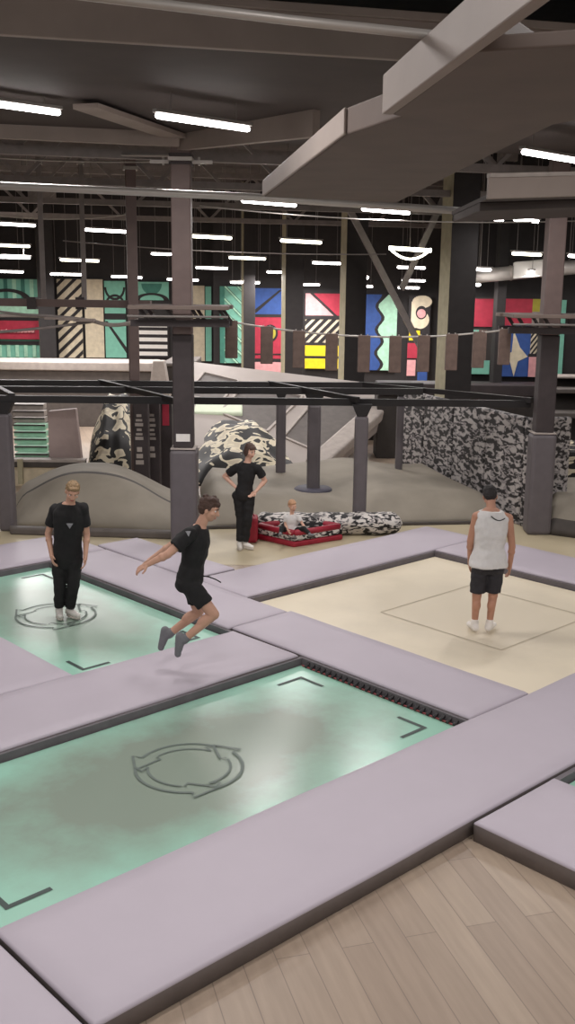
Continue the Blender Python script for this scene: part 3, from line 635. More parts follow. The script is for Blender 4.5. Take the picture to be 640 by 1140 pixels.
mural(553, 333, 606, 419, DR, 'blue', 'right mural with red top, white star, grey stripes and pink block', [rect('mred', 0, 0, .66, .34), rect('olive', .66, 0, 1, .16), rect('fascia', .66, .16, 1, .37), ('cream', [(.3, .4), (.45, .62), (.62, .74), (.42, .8), (.35, 1), (.25, .8), (.12, .74), (.28, .68)]), rect('cream', .66, .38, 1, .7)]
  +clipdiag('ink', .38, .7, 4, .04, -.3, .66, 1)+[rect('ink', .62, .7, 1, .74), rect('pink', .64, .74, 1, 1)])
mural(616, 334, 625, 420, DR, 'teal', 'thin teal mural strip right of the padded column', [rect('ink', 0, .3, 1, .36)])
# silver duct over the right murals
dk = empty('air_duct', at(580, 304, 25.6), 'silver round air duct above the right-hand murals', 'duct')
d0, d1 = at(512, 309, 25.8), at(700, 292, 25.2)
MB().tube([d0, d1], .17, 16).build('duct_tube', 'steel', dk, smooth=True)
for t in (.05, .3, .55, .8): q = d0.lerp(d1, t); MB().tube([q, q+(d1-d0)*.012], .185, 16).build('duct_collar', 'lgrey', dk)
q = d0.lerp(d1, .42); MB().box(q+UP*.05, (.4, .2, .2), d1-d0).build('duct_box', 'white', dk, bevel=.03)
for t in (.12, .65): q = d0.lerp(d1, t); MB().tube([q+UP*.17, V((q.x, q.y, CEIL-.005))], .012, 6).build('hanger_rod', 'truss', dk)

# ------------------------------------------------------------------ raised platforms and ramps at the back
def vwall(name, pts, D, th, mt, label, cat, caps=None):
    P = [at(x, y, D) for x, y in pts]; o = MB().prism(P, FW*th, 0); return tag(o.build(name, mt, origin=P[0], bevel=.02), label, cat)
def longbox(px0, px1, D, z0, z1, dp, name, mats, label, cat, split=None):
    a, b = gz(px0, D, z0), gz(px1, D, z0); P = [a, b, b+FW*dp, a+FW*dp]; e = empty(name, a, label, cat); zs = z1-(split or .35)
    MB().hexa([V((p.x, p.y, z0)) for p in P]+[V((p.x, p.y, zs)) for p in P]).build('front_panel', mats[0], e, bevel=.02)
    c = [p-FW*(.08 if i < 2 else 0) for i, p in enumerate(P)]
    MB().hexa([V((p.x, p.y, zs)) for p in c]+[V((p.x, p.y, z1)) for p in c]).build('top_pad', mats[1], e, bevel=.03)
    return e
longbox(-40, 172, 31, FLOOR, at(80, 403, 31).z, 1.6, 'back_platform', ['rampbed', 'lgrey'], 'raised grey platform with pale padded edge, under the far left murals', 'platform', .26)
vwall('wedge_pad', [(170, 402), (182, 402), (189, 442), (165, 442)], 29.2, .5, 'lgrey', 'pale upright wedge pad left of the brown column', 'pad')
longbox(180, 215, 30, FLOOR, at(200, 404, 30).z, 3, 'rear_block', ['char', 'rampbed'], 'dark block platform right behind the brown column', 'platform', .1)
# big slanted wall of trampolines: sloping slab with three sunk beds
TL, TR, BR, BL_ = at(212, 402, 28.5), at(462, 432, 27.5), at(352, 523, 22.3), at(206, 496, 23.5)
rm = empty('slanted_wall', V((BL_.x, BL_.y, FLOOR)), 'big sloping grey wall with three sunken trampoline beds, behind the middle posts', 'ramp')
nrm = (TR-TL).cross(BL_-TL).normalized(); nrm = nrm if nrm.dot(CAM-TL) > 0 else -nrm
def onpl(x, y):
    r = ray(x, y); return CAM+r*((TL-CAM).dot(nrm)/r.dot(nrm))
BR = onpl(352, 523)
pm = MB(); pm.prism([TL, TR, BR, BL_], -nrm*.4, 0); pm.build('padding', 'ramp', rm, bevel=.03)
for q in ([(227, 415), (266, 424.5), (246, 448), (206, 441)], [(275, 425), (337, 442), (297, 481), (245, 460)], [(353, 443), (426, 449), (398, 472), (363, 508), (315, 487)]):
    P = [onpl(x, y) for x, y in q]; c = sum(P, V())/len(P)
    MB().prism([p+nrm*.006 for p in P], -nrm*.05, 0).build('sunken_bed', 'rampbed', rm)
    pts = P+[P[0]]; eg = MB()
    for i in range(len(P)): eg.bar(P[i]+nrm*.02, P[(i+1) % len(P)]+nrm*.02, .07, .05, side=nrm)
    eg.build('bed_edge', 'lgrey', rm, bevel=.01)
MB().bar(onpl(350, 521)+nrm*.02, onpl(440, 440)+nrm*.02, .5, .3, side=nrm).build('side_pad', 'lgrey', rm, bevel=.06)
a, b = gz(366, 28.8, FLOOR), gz(470, 28.8, FLOOR); zt = at(400, 440, 28.8).z
tag(MB().hexa([a, b, b+FW*.2, a+FW*.2]+[V((p.x, p.y, zt)) for p in (a, b, b+FW*.2, a+FW*.2)]).build('dark_screen', 'black', origin=a), 'black screen panel between the slanted wall and the camouflage panels', 'panel')
longbox(420, 640, 25.6, FLOOR, at(560, 428, 25.6).z, .9, 'wall_counter', ['char', 'dkcol'], 'dark counter below the right-hand murals', 'counter', .3)
# steps with teal risers and wall beside them, far left
st = empty('staircase', gz(34, 21.75, FLOOR), 'flight of pale and teal steps behind the left airbag', 'stairs')
zb = at(34, 513, 21.5).z; zt = at(34, 452, 23.5).z; n = 8
for i in range(n):
    D = 21.75+i*.3; z = zb+(zt-zb)*i/n; dz = (zt-zb)/n
    a, b = gz(14, D, z), gz(51-i*.4, D, z); P = [a, b, b+FW*.3, a+FW*.3]
    MB().hexa([V((p.x, p.y, z)) for p in P]+[V((p.x, p.y, z+dz)) for p in P]).build('step_riser', 'mint' if i < 5 else 'lgrey', st)
    MB().hexa([V((p.x, p.y, z+dz*.72)) for p in (a-FW*.03, b-FW*.03, b, a)]+[V((p.x, p.y, z+dz)) for p in (a-FW*.03, b-FW*.03, b, a)]).build('step_nosing', 'bagline', st)
a, b = gz(5, 21.4, FLOOR), gz(92, 21.4, FLOOR); P = [a, b, b+FW*.25, a+FW*.25]
bs = empty('low_wall', a, 'cream low wall with a dark top rail below the steps at far left', 'low wall')
MB().hexa(P+[V((p.x, p.y, zb-.12)) for p in P]).build('panel', 'cream', bs)
MB().hexa([V((p.x, p.y, zb-.12))-FW*(.05 if i < 2 else 0) for i, p in enumerate(P)]+[V((p.x, p.y, zb))-FW*(.05 if i < 2 else 0) for i, p in enumerate(P)]).build('top_rail', 'bagline', bs, bevel=.02)
MB().hexa([V((p.x, p.y, zb))-FW*(.05 if i < 2 else 0) for i, p in enumerate(P)]+[V((p.x, p.y, zb+.05))-FW*(.05 if i < 2 else 0) for i, p in enumerate(P)]).build('rail_cap', 'lgrey', bs)
for x in (19.5,): q = gz(x, 21.25, FLOOR); MB().box((q.x, q.y, zb/2), (.05, .05, zb/2-FLOOR/2), RT).build('wall_post', 'beige', bs)
vwall('blush_panel', [(54.5, 514), (53, 458), (84, 455), (91, 514)], 21.75, .2, mat('blush_vinyl', '#b3a09c', .6, .05), 'plain blush padded panel right of the pale steps', 'panel')

# ------------------------------------------------------------------ padded camouflage shapes
def heightfield(name, quad, fn, mats, label, cat, nu=40, nv=24, z0=FLOOR, lines=()):
    a, b, c, d = [V(p) for p in quad]; o = MB()
    def P(u, v): return (a*(1-u)+b*u)*(1-v)+(d*(1-u)+c*u)*v
    top = {}
    us = [0, .004]+[i/nu for i in range(1, nu)]+[.996, 1]; vv = [0, .008]+[j/nv for j in range(1, nv)]+[.992, 1]
    X, Y = len(us), len(vv)
    for v in vv:
        for u in us:
            p = P(u, v); h = 0 if (u in (0, 1) or v in (0, 1)) else fn(u, v); o.v.append(V((p.x, p.y, z0+h)))
    for j in range(Y-1):
        for i in range(X-1):
            o.f.append((j*X+i, j*X+i+1, (j+1)*X+i+1, (j+1)*X+i)); mi = 0
            for (k, lo, hi) in lines:
                x = (vv[j]+vv[j+1])/2 if k == 'v' else (us[i]+us[i+1])/2
                if lo <= x <= hi: mi = 1
            o.m.append(mi)
    o.f.append(tuple([j for j in range(X)]+[j*X+X-1 for j in range(1, Y)]+[(Y-1)*X+i for i in range(X-2, -1, -1)]+[j*X for j in range(Y-2, 0, -1)])[::-1]); o.m.append(0)
    return tag(o.build(name, mats, smooth=True, origin=a), label, cat)
def rnd(t, w=.1): return min(1, max(0, min(t, 1-t))/w)**.5 if min(t, 1-t) > 0 else 0
# left airbag: one broad hump
g = lambda px, D: gz(px, D, FLOOR)
def bagl(u, v):
    hump = .16+.66*math.exp(-abs((u-.43)/.36)**2.6); return hump*rnd(v, .3)*rnd(u, .06)+.03*mnoise.noise(V((u*5, v*4, 1)))+.06
heightfield('landing_airbag', [g(9, 17.55), g(224, 17.0), g(222, 20.3), g(12, 20.3)], bagl, ['bag', 'bagline'], 'big grey brown landing airbag with one broad hump, behind the man in black', 'airbag', lines=[('v', .30, .335), ('u', .5, .508)])
ab = MB().hexa([g(4, 17.0), g(224, 16.75), g(224, 16.95), g(4, 17.2)]+[p+UP*.13 for p in (g(4, 17.0), g(224, 16.75), g(224, 16.95), g(4, 17.2))], 0).build('base_kerb', 'rampbed', origin=g(4, 17.0), bevel=.03)
tag(ab, 'dark kerb strip along the front of the left airbag', 'kerb')
# right airbag: flat with sagging folds
def bagr(u, v):
    top = .40+.22*v+.05*math.sin(u*9+v*4)+.12*math.exp(-((u-.62)/.16)**2)*v-.16*math.exp(-((u-.5)/.05)**2)*(1-v)
    return max(.05, top*rnd(v, .16)*rnd(u, .05)+.03*mnoise.noise(V((u*6, v*4, 7))))
heightfield('landing_airbag', [g(226, 17.65), g(575, 18.4), g(470, 22.3), g(222, 21.4)], bagr, ['bag', 'bagline'], 'wide flat grey brown landing airbag with sagging folds, behind the child and posts', 'airbag', nu=60, lines=[('u', .43, .436)])
tag(MB().bar(g(226, 17.58)+UP*.03, g(575, 18.32)+UP*.03, .06, .06).build('base_kerb', 'bagline', origin=g(226, 17.58), bevel=.015), 'thin dark kerb along the front of the wide right airbag', 'kerb')
def bagx(u, v): return (.62)*rnd(v, .2)*rnd(u, .08)+.02*mnoise.noise(V((u*5, v*4, 3)))
heightfield('landing_airbag', [g(614, 17.5), g(760, 16.4), g(760, 20), g(612, 20.5)], bagx, ['bag', 'bagline'], 'olive grey airbag block right of the padded column', 'airbag', lines=[('v', .0, .03)])
tag(MB().hexa([g(612, 20.8), g(760, 20.6), g(760, 22.5), g(612, 22.5)]+[p+UP*.98 for p in (g(612, 20.8), g(760, 20.6), g(760, 22.5), g(612, 22.5))]).build('camouflage_block', 'camof', origin=g(612, 20.8), bevel=.08), 'camouflage foam block above the right airbag, at the right edge', 'foam block')
rs = empty('bench_platform', g(612, 23), 'dark two-tier bench platform at the right edge above the camouflage block', 'platform')
for z, th, D, nm in ((1.25, .12, 22.8, 'bench_top'), (1.75, .10, 23.4, 'bench_top'), (2.05, .05, 23.9, 'rail')):
    P = [g(606, D), g(760, D), g(760, D+.7), g(606, D+.7)]; MB().hexa([V((p.x, p.y, z)) for p in P]+[V((p.x, p.y, z+th)) for p in P]).build(nm, 'lgrey' if nm == 'rail' else 'rampbed', rs, bevel=.02)
P = [g(606, 23.4), g(760, 23.4), g(760, 24.6), g(606, 24.6)]; MB().hexa(P+[V((p.x, p.y, 1.25 if i < 2 else 2.05)) for i, p in enumerate(P)]).build('base_panel', 'char', rs)
# padded camouflage wall, running toward the viewer
W0, W1 = gz(443, 23.3, FLOOR), gz(585, 18.15, FLOOR); dW = (W1-W0); nW = dW.cross(UP).normalized(); nW = nW if nW.dot(FW) > 0 else -nW
pw = empty('camouflage_wall', W0, 'tall grey and black camouflage padded wall right of the posts', 'padded wall')
for i in range(4):
    a, b = W0+dW*(i/4), W0+dW*((i+1)/4-.004)
    MB().hexa([a, b, b+nW*.14, a+nW*.14]+[p+UP*(1.98+.0*i) for p in (a, b, b+nW*.14, a+nW*.14)]).build('wall_pad', 'camow', pw, bevel=.03)
MB().hexa([W1, W1+nW*.9, W1+nW*.9+dW.normalized()*.14, W1+dW.normalized()*.14]+[p+UP*1.98 for p in (W1, W1+nW*.9, W1+nW*.9+dW.normalized()*.14, W1+dW.normalized()*.14)]).build('end_pad', 'camow', pw, bevel=.04)
# camouflage foam piles
def pile(seed, hmax, fl=.3): return lambda u, v: max(.05, hmax*rnd(u, .35)*(.45+.55*min(1, v/.5))*rnd(v, .12)+.10*mnoise.noise(V((u*7, v*6, seed))))
heightfield('foam_pile', [g(212, 21.6), g(338, 21.9), g(318, 25), g(208, 25)], pile(2, 1.05), ['camof'], 'camouflage foam pile behind the woman', 'foam pile', nu=44, nv=30)
heightfield('foam_pile', [g(93, 21.75), g(152, 21.75), g(165, 25), g(100, 25)], pile(5, 1.65), ['camof'], 'camouflage foam pile above the left airbag hump', 'foam pile', nu=44, nv=30)
P = [g(216, 25.2), g(270, 25.2), g(270, 26.2), g(216, 26.2)]
tag(MB().hexa([V((p.x, p.y, .62)) for p in P]+[V((p.x, p.y, 1.02 if i < 2 else 1.25)) for i, p in enumerate(P)]).build('mint_pad', mat('pale_mint_vinyl', '#cfdac0', .6, .05), origin=P[0], bevel=.05), 'pale mint pad on top behind the camouflage pile', 'pad')
# dark racks left of the brown column
RL = ['leftmost dark banner post with a pale vertical marking', 'middle dark banner post with pale vertical marking', 'rightmost dark banner post, with a red patch at its top']
for i, (x, wd) in enumerate(((157, .3), (171, .26), (184, .3))):
    D = 20.4+.5*i; p = g(x, D); e = empty('banner_post', p, RL[i], 'post', 'dark banner posts beside the brown column'); ztop = at(x, 448, D).z
    MB().box((p.x, p.y, (ztop+FLOOR)/2), (wd/2, .12, (ztop-FLOOR)/2), RT).build('panel', 'dkcol', e, bevel=.02)
    mk = MB(); zc = ztop-.25
    if i < 2:
        k = 0
        while zc > .55:
            h = random.uniform(.04, .1); MB().box(V((p.x, p.y, zc))-FW*.125-RT*.03, (.05+.015*(k % 3), .004, h/2), RT).build('pale_marking', 'lgrey', e); zc -= h+.04; k += 1
            if k in (6, 9): zc -= .12
    else: mk.box(V((p.x, p.y, zc))-FW*.125+RT*.02, (.07, .006, .22), RT).build('red_patch', 'mred', e)
# camouflage roll and red sled
def tubecap(p, q, r, squash, seed, nlen=40, nr=18):
    o = MB(); t = (q-p); L = t.length; t.normalize(); s = UP.cross(t); k = 0; N = nlen
    for i in range(N+1):
        f = i/N; e = min(1, min(f, 1-f)/.06)**.5 if 0 < f < 1 else 0.02; c = p+t*(L*f)
        for j in range(nr):
            a = 2*math.pi*j/nr; n_ = 1+.22*mnoise.noise(V((f*L*3, math.cos(a)*1.2, math.sin(a)*1.2+seed)))
            o.v.append(c+s*(math.cos(a)*r*e*n_)+UP*(max(-.98*squash*r, math.sin(a)*r*squash*n_)*e))
    for i in range(N):
        for j in range(nr): o.f.append((i*nr+j, i*nr+(j+1) % nr, (i+1)*nr+(j+1) % nr, (i+1)*nr+j)); o.m.append(0)
    o.f.append(tuple(range(nr))); o.f.append(tuple(N*nr+j for j in range(nr))); o.m += [0, 0]; return o
r0, r1 = gz(283, 17.3, FLOOR+.19), gz(453, 17.4, FLOOR+.19)
tag(tubecap(r0, r1, .25, .75, 2).build('camouflage_roll', 'camor', smooth=True, origin=r0), 'long lumpy camouflage foam roll on the floor behind the child', 'foam roll')
S0, S1, S2 = on(327, 610, FLOOR), on(284, 600, FLOOR), on(382, 601, FLOOR); S3 = S1+S2-S0
sd = empty('foam_sled', S0, 'red edged camouflage foam sled with the child sitting in it', 'sled')
def sx(u, v, z): p = S0+(S2-S0)*u+(S1-S0)*v; return V((p.x, p.y, FLOOR+z))
MB().hexa([sx(0, 0, 0), sx(1, 0, 0), sx(1, 1, 0), sx(0, 1, 0)]+[sx(0, 0, .1), sx(1, 0, .1), sx(1, 1, .1), sx(0, 1, .1)]).build('base', 'red', sd, bevel=.03)
for (u0, v0, u1, v1) in ((0, 0, 1, .13), (.9, 0, 1, 1), (0, .87, 1, 1), (0, 0, .1, 1)):
    MB().hexa([sx(u0+.005, v0+.005, .1), sx(u1-.005, v0+.005, .1), sx(u1-.005, v1-.005, .1), sx(u0+.005, v1-.005, .1)]+[sx(u0+.01, v0+.01, .21), sx(u1-.01, v0+.01, .21), sx(u1-.01, v1-.01, .21), sx(u0+.01, v1-.01, .21)]).build('side_bolster', 'camor', sd, bevel=.025)
for (u0, v0, u1, v1) in ((.05, .06, .95, .06), (.95, .06, .95, .94), (.05, .94, .95, .94), (.05, .06, .05, .94)):
    MB().tube([sx(u0, v0, .235), sx((u0+u1)/2, (v0+v1)/2, .225), sx(u1, v1, .235)], .055, 10).build('rim', 'red', sd, smooth=True)
MB().hexa([sx(.1, .13, .1), sx(.9, .13, .1), sx(.9, .87, .1), sx(.1, .87, .1)]+[sx(.1, .13, .13), sx(.9, .13, .13), sx(.9, .87, .13), sx(.1, .87, .13)]).build('seat_mat', 'camor', sd, bevel=.01)
rc = gz(281, 16.75, FLOOR+.22); rb_ = empty('red_cushion', V((rc.x, rc.y, FLOOR)), 'upright red foam cushion behind the woman, beside the camouflage roll', 'cushion')
MB().box(rc, (.1, .17, .22), RT).build('cover', 'red', rb_, bevel=.05)
MB().tube([rc+UP*.2-RT*.05-FW*.02, rc+UP*.28, rc+UP*.2+RT*.05-FW*.02], .014, 7).build('handle', 'red', rb_)

# ------------------------------------------------------------------ people
def blob(mb, voxel, name, mats, parent, wrinkle=0.0, wscale=9.0, it=3, smooth_f=.5, label=None):
    """one continuous skin grown over overlapping volumes"""
    t = mb.build('tmp', [], None); t.location = (0, 0, 0)
    r = t.modifiers.new('r', 'REMESH'); r.mode = 'VOXEL'; r.voxel_size = voxel; r.use_smooth_shade = True
    sm = t.modifiers.new('s', 'SMOOTH'); sm.factor = smooth_f; sm.iterations = it
    dg = bpy.context.evaluated_depsgraph_get(); ev = t.evaluated_get(dg)
    me = bpy.data.meshes.new_from_object(ev); me.name = name
    old = t.data; bpy.data.objects.remove(t); bpy.data.meshes.remove(old)
    off = PLOC(parent)
    if wrinkle:
        nn = [v.normal.copy() for v in me.vertices]
        for v, n in zip(me.vertices, nn):
            c = v.co-off; v.co += n*(wrinkle*mnoise.noise(V((c.x*wscale, c.y*wscale, c.z*wscale*1.5)))+wrinkle*.5*mnoise.noise(c*wscale*2.3))
    for v in me.vertices: v.co -= off
    me.materials.clear()
    for x in (mats if isinstance(mats, (list, tuple)) else [mats]): me.materials.append(M[x])
    me.polygons.foreach_set('use_smooth', [True]*len(me.polygons)); me.update()
    o = bpy.data.objects.new(name, me); COL.objects.link(o); o.parent = parent
    if label: o['label'] = label
    return o
def frame(up, hint):
    u = V(up).normalized(); f = V(hint); f = (f-u*f.dot(u)).normalized(); return f.cross(u), f, u     # right, forward, up
def person(base, label, J, s, skin, face, hf, top='tshirt', legs='pants', feet='shoe', hair='hairbrown', hairkind='short', topmat='blackcloth', legmat='blackcloth', hem=-.10, curl=.5, width=1.0, hs=1.0, vox=.0065, footdir=None, palm=None, up_hint=None, leglen=.62):
    root = empty('person', base, label, 'person')
    g = lambda k: V(J[k])
    R_, Fd, U = frame(g('neck')-g('pelvis'), face)
    n, p = g('neck'), g('pelvis'); L = (n-p).length
    wd = width
    def torso(mb, grow, t0, t1, fl=1.0, flare=0.0):
        prof = [(-.22, .100, .085), (-.12, .150, .108), (0, .168, .118), (.14, .155, .108), (.30, .140, .098), (.5, .155, .108), (.68, .172, .112), (.82, .170, .102), (.92, .125, .082), (1.0, .072, .062), (1.06, .055, .055)]
        rg = []; K = 18
        for i in range(K+1):
            t = t0+(t1-t0)*i/K
            for (a, x0, y0), (b, x1, y1) in zip(prof, prof[1:]):
                if a <= t <= b+1e-9:
                    k = (t-a)/(b-a); x, y = x0+(x1-x0)*k, y0+(y1-y0)*k
            x += flare*max(0, .3-t); y += flare*max(0, .3-t)
            c = p+U*(L*t)
            rg.append((c, R_, Fd, (x*wd*s+grow)*fl, y*s+grow))
        mb.loft(rg, 22)
    shR, shL = g('shR'), g('shL')
    # ---- body
    b = MB(); torso(b, 0, -.16, 1.0)
    hR, hF, hU = frame(up_hint or (g('head')-n), hf); h = g('head'); q = s*hs
    b.cone(n-U*.03*s, h-hU*.05*q-hF*.012*q, .060*s*min(1, hs), .050*q)
    def H(r, f, u): return h+hR*(r*q)+hF*(f*q)+hU*(u*q)
    fr = (hR, hF, hU)
    b.ell(H(0, -.012, .035), (.074*q, .092*q, .082*q), fr, 20, 14); b.ell(H(0, .018, -.025), (.062*q, .076*q, .082*q), fr, 20, 14)
    b.ell(H(0, .040, -.078), (.038*q, .040*q, .032*q), fr); b.ell(H(0, .072, .032), (.052*q, .018*q, .016*q), fr)
    b.cone(H(0, .086, .022), H(0, .106, -.022), .009*q, .015*q); b.ell(H(0, .092, -.027), (.018*q, .013*q, .010*q), fr)
    b.ell(H(0, .078, -.056), (.024*q, .014*q, .007*q), fr); b.ell(H(0, .076, -.068), (.021*q, .014*q, .008*q), fr)
    for e in (-1, 1):
        b.ell(H(e*.076, -.005, -.008), (.010*q, .020*q, .030*q), fr); b.ell(H(e*.046, .055, -.022), (.022*q, .022*q, .020*q), fr)
    for e, S in ((1, 'R'), (-1, 'L')):
        sh, el, wr = g('sh'+S), g('el'+S), g('wr'+S)
        b.cone(n-U*.05*s, sh, .052*s, .056*s)
        b.cone(sh, el, .054*s, .040*s); b.cone(el, wr, .041*s, .027*s); b.ell(el.lerp(wr, .28), (.044*s, .044*s, .044*s))
        hip, kn, an = g('hip'+S), g('kn'+S), g('an'+S)
        b.cone(hip, kn, .088*s, .056*s); b.cone(kn, an, .054*s, .036*s)
        sd = (kn-an).normalized(); back = -(frame(sd, footdir[S] if footdir else face)[1])
        b.ell(kn.lerp(an, .3)+back*.018*s, (.050*s, .050*s, .085*s), frame(sd, face)); b.ell(hip-Fd*.05*s-U*.01*s, (.085*s, .075*s, .085*s), (R_, Fd, U))
        td = V(footdir[S]).normalized(); dn = -(sd-td*sd.dot(td)).normalized()
        b.cone(an, an+dn*.045*s-td*.035*s, .036*s, .032*s); b.cone(an+dn*.03*s, an+dn*.052*s+td*.11*s, .036*s, .028*s); b.cone(an+dn*.05*s-td*.03*s, an+dn*.055*s+td*.15*s, .028*s, .022*s)
        # hand
        hd = V(J['hd'+S]).normalized() if ('hd'+S) in J else (wr-el).normalized()
        pn = V(palm[S]) if palm else -R_*e
        pn = (pn-hd*pn.dot(hd)).normalized(); sd2 = hd.cross(pn)
        if sd2.dot(Fd) < 0: sd2 = -sd2                              # thumb side
        k = s*1.0
        b.cone(wr, wr+hd*.03*k, .027*k, .026*k); b.ell(wr+hd*.052*k, (.042*k, .017*k, .052*k), (sd2, pn, hd))
        for o_, ln in ((.031, .070), (.0105, .080), (-.0105, .075), (-.031, .058)):
            f0 = wr+hd*.080*k+sd2*o_*k; d1 = (hd+sd2*o_*2.4+pn*curl*.35).normalized(); d2 = (hd+sd2*o_*2.0+pn*curl*1.0).normalized(); d3 = (hd*.8+pn*curl*1.7).normalized()
            f1 = f0+d1*ln*.48*k; f2 = f1+d2*ln*.34*k; f3 = f2+d3*ln*.26*k
            b.cone(f0, f1, .0100*k, .0092*k, n=10); b.cone(f1, f2, .0092*k, .0085*k, n=10); b.cone(f2, f3, .0085*k, .0075*k, n=10)
        t0 = wr+hd*.022*k+sd2*.028*k; t1 = t0+(hd*.6+sd2*.75+pn*.25).normalized()*.042*k; t2 = t1+(hd*.9+sd2*.25+pn*.35).normalized()*.034*k
        b.cone(t0, t1, .0135*k, .011*k, n=10); b.cone(t1, t2, .011*k, .009*k, n=10)
    blob(b, vox, 'body', skin, root, it=3)
    # ---- face details
    for e in (-1, 1):
        c = H(e*.031, .0715, .010); m2 = MB(); m2.ell(c, (.013*q, .010*q, .0085*q), fr, 14, 9, 0); m2.ell(c+hF*.0065*q, (.006*q, .0045*q, .006*q), fr, 10, 7, 1); m2.build('eye', ['eyew', 'eyed'], root, smooth=True)
        MB().tube([H(e*.016, .090, .030), H(e*.032, .088, .035), H(e*.050, .074, .029)], [.004*q, .0055*q, .003*q], 7).build('eyebrow', hair, root, smooth=True)
    MB().ell(H(0, .0895, -.0585), (.023*q, .006*q, .0055*q), fr).ell(H(0, .0885, -.067), (.019*q, .006*q, .006*q), fr).build('lips', 'lip', root, smooth=True)
    # ---- hair
    a = MB()
    a.ell(H(0, -.022, .055), (.083*q, .094*q, .075*q), fr, 20, 14); a.ell(H(0, -.048, .012), (.079*q, .062*q, .085*q), fr, 20, 14); a.ell(H(0, .045, .085), (.062*q, .036*q, .026*q), fr)
    if hairkind == 'bob':
        for e in (-1, 1): a.ell(H(e*.070, -.012, -.015), (.022*q, .050*q, .088*q), fr)
        a.ell(H(0, -.060, -.045), (.080*q, .052*q, .075*q), fr); a.ell(H(0, .055, .078), (.066*q, .036*q, .030*q), fr)
    elif hairkind == 'tousled':
        for i in range(9):
            t = i*.7; a.ell(H(.05*math.cos(t), -.015+.055*math.sin(t), .105+.01*math.sin(i*2.1)), (.028*q, .030*q, .024*q), fr)
        a.ell(H(0, .068, .075), (.056*q, .028*q, .026*q), fr)
        for e in (-1, 1): a.ell(H(e*.074, -.005, .035), (.014*q, .040*q, .04*q), fr)
    elif hairkind == 'flat':
        a.ell(H(0, -.005, .112), (.066*q, .078*q, .026*q), fr)
    blob(a, .006*max(1, hs*s), 'hair', hair, root, wrinkle=.006*s if hairkind != 'baby' else .002, wscale=38, it=1)
    # ---- clothes
    if top:
        c = MB(); torso(c, (.016 if top == 'tshirt' else .028)*s, hem, .97 if top == 'tshirt' else .955, 1.0, 0.0 if top == 'tshirt' else .09)
        for e, S in ((1, 'R'), (-1, 'L')):
            sh, el = g('sh'+S), g('el'+S)
            if top == 'tshirt':
                c.cone(n-U*.03*s, sh-U*.005*s, .058*s, .066*s); c.cone(sh, sh.lerp(el, .2), .072*s, .072*s); c.tube([sh, sh.lerp(el, .66)], [.072*s, .074*s], 16)
            else:
                c.cone(n-U*.06*s, sh-R_*(e*.03*s), .058*s, .060*s); c.cone(sh-R_*(e*.03*s), sh-R_*(e*.05*s)-U*.1*s, .06*s, .05*s)
        blob(c, .008, 'shirt', topmat, root, wrinkle=.010*s, wscale=8/s, it=2)
    if legs:
        c = MB(); torso(c, .012*s, -.18, .16)
        for S in 'RL':
            hip, kn, an = g('hip'+S), g('kn'+S), g('an'+S)
            c.cone(hip, hip.lerp(kn, .3), .100*s, .096*s); c.ell(hip-Fd*.05*s-U*.01*s, (.096*s, .085*s, .095*s), (R_, Fd, U))
            if legs == 'shorts':
                t = leglen; c.tube([hip, hip.lerp(kn, .3), hip.lerp(kn, t)], [.100*s, .098*s, .090*s], 18)
            else:
                c.cone(hip.lerp(kn, .3), kn, .096*s, .074*s); c.tube([kn, kn.lerp(an, .5), kn.lerp(an, .93)], [.074*s, .068*s, .060*s], 18); c.ell(kn, (.074*s,)*3)
        blob(c, .008, 'trousers' if legs == 'pants' else 'shorts', legmat, root, wrinkle=.010*s, wscale=8/s, it=2)
    for S in 'RL':
        an, kn = g('an'+S), g('kn'+S); td = V(footdir[S]).normalized(); sd = (kn-an).normalized(); dn = -(sd-td*sd.dot(td)).normalized()
        c = MB(); gw = .009*s
        c.cone(an+dn*.0*s, an+dn*.045*s-td*.035*s, .038*s+gw, .033*s+gw); c.cone(an+dn*.03*s, an+dn*.052*s+td*.11*s, .036*s+gw, .030*s+gw); c.cone(an+dn*.05*s-td*.035*s, an+dn*.056*s+td*.155*s, .030*s+gw, .025*s+gw)
        if feet in ('sock', 'wsock'): c.tube([an-dn*0, an+sd*(.055*s)], [.040*s+gw, .044*s], 14)
        f = blob(c, .0065*max(.7, s), 'shoe' if feet == 'shoe' else 'sock', feet, root, it=2)
        if feet == 'shoe':
            o = MB(); rr = frame(-dn, td); P = []
            for k_ in range(20):
                t = 2*math.pi*k_/20; P.append(an+td*(.06*s+.128*s*math.cos(t))+rr[0]*((.043+.006*math.cos(t))*s*math.sin(t)*(1.0))+dn*.078*s)
            o.prism(P, dn*.020*s, 0); so = o.build('sole', 'sole', f, bevel=.004)
    return root

def J_(D, px, ex=None, **off):
    """joints from columns and rows of the view at a distance, each with its own step away from the viewer"""
    d = {}
    for k, (x, y) in px.items(): d[k] = at(x, y, D+off.get(k, 0))
    if ex: d.update(ex)
    return d
# man in black on the far teal bed
D = depth(on(73, 687, BED))
fwd = (-FW*.9+RT*.25).normalized()
J = J_(D, dict(pelvis=(74.5, 619), neck=(78, 559), head=(80.5, 547.5), shR=(62, 567), shL=(92, 566), elR=(53.5, 594), elL=(96.5, 595), wrR=(57.5, 618), wrL=(95, 620), hipR=(66.5, 621), hipL=(83, 621), knR=(66.5, 653), knL=(81.5, 652), anR=(66, 683), anL=(78, 681.5)),
       None, head=-.13, neck=-.05, elR=.04, elL=.04, wrR=-.1, wrL=-.08, knR=-.06, knL=-.07)
for k in ('anR', 'anL'): J[k] = V((J[k].x, J[k].y, BED+.115))
man1 = person(gz(72, D, BED), 'man in black T-shirt and black trousers standing on the far teal trampoline, head lowered', J, 1.04, 'skin', fwd, (fwd-UP*.6), hair='hairfair', footdir={'R': fwd+RT*.05, 'L': fwd+RT*.8}, curl=.8, hem=-.22, width=1.04)
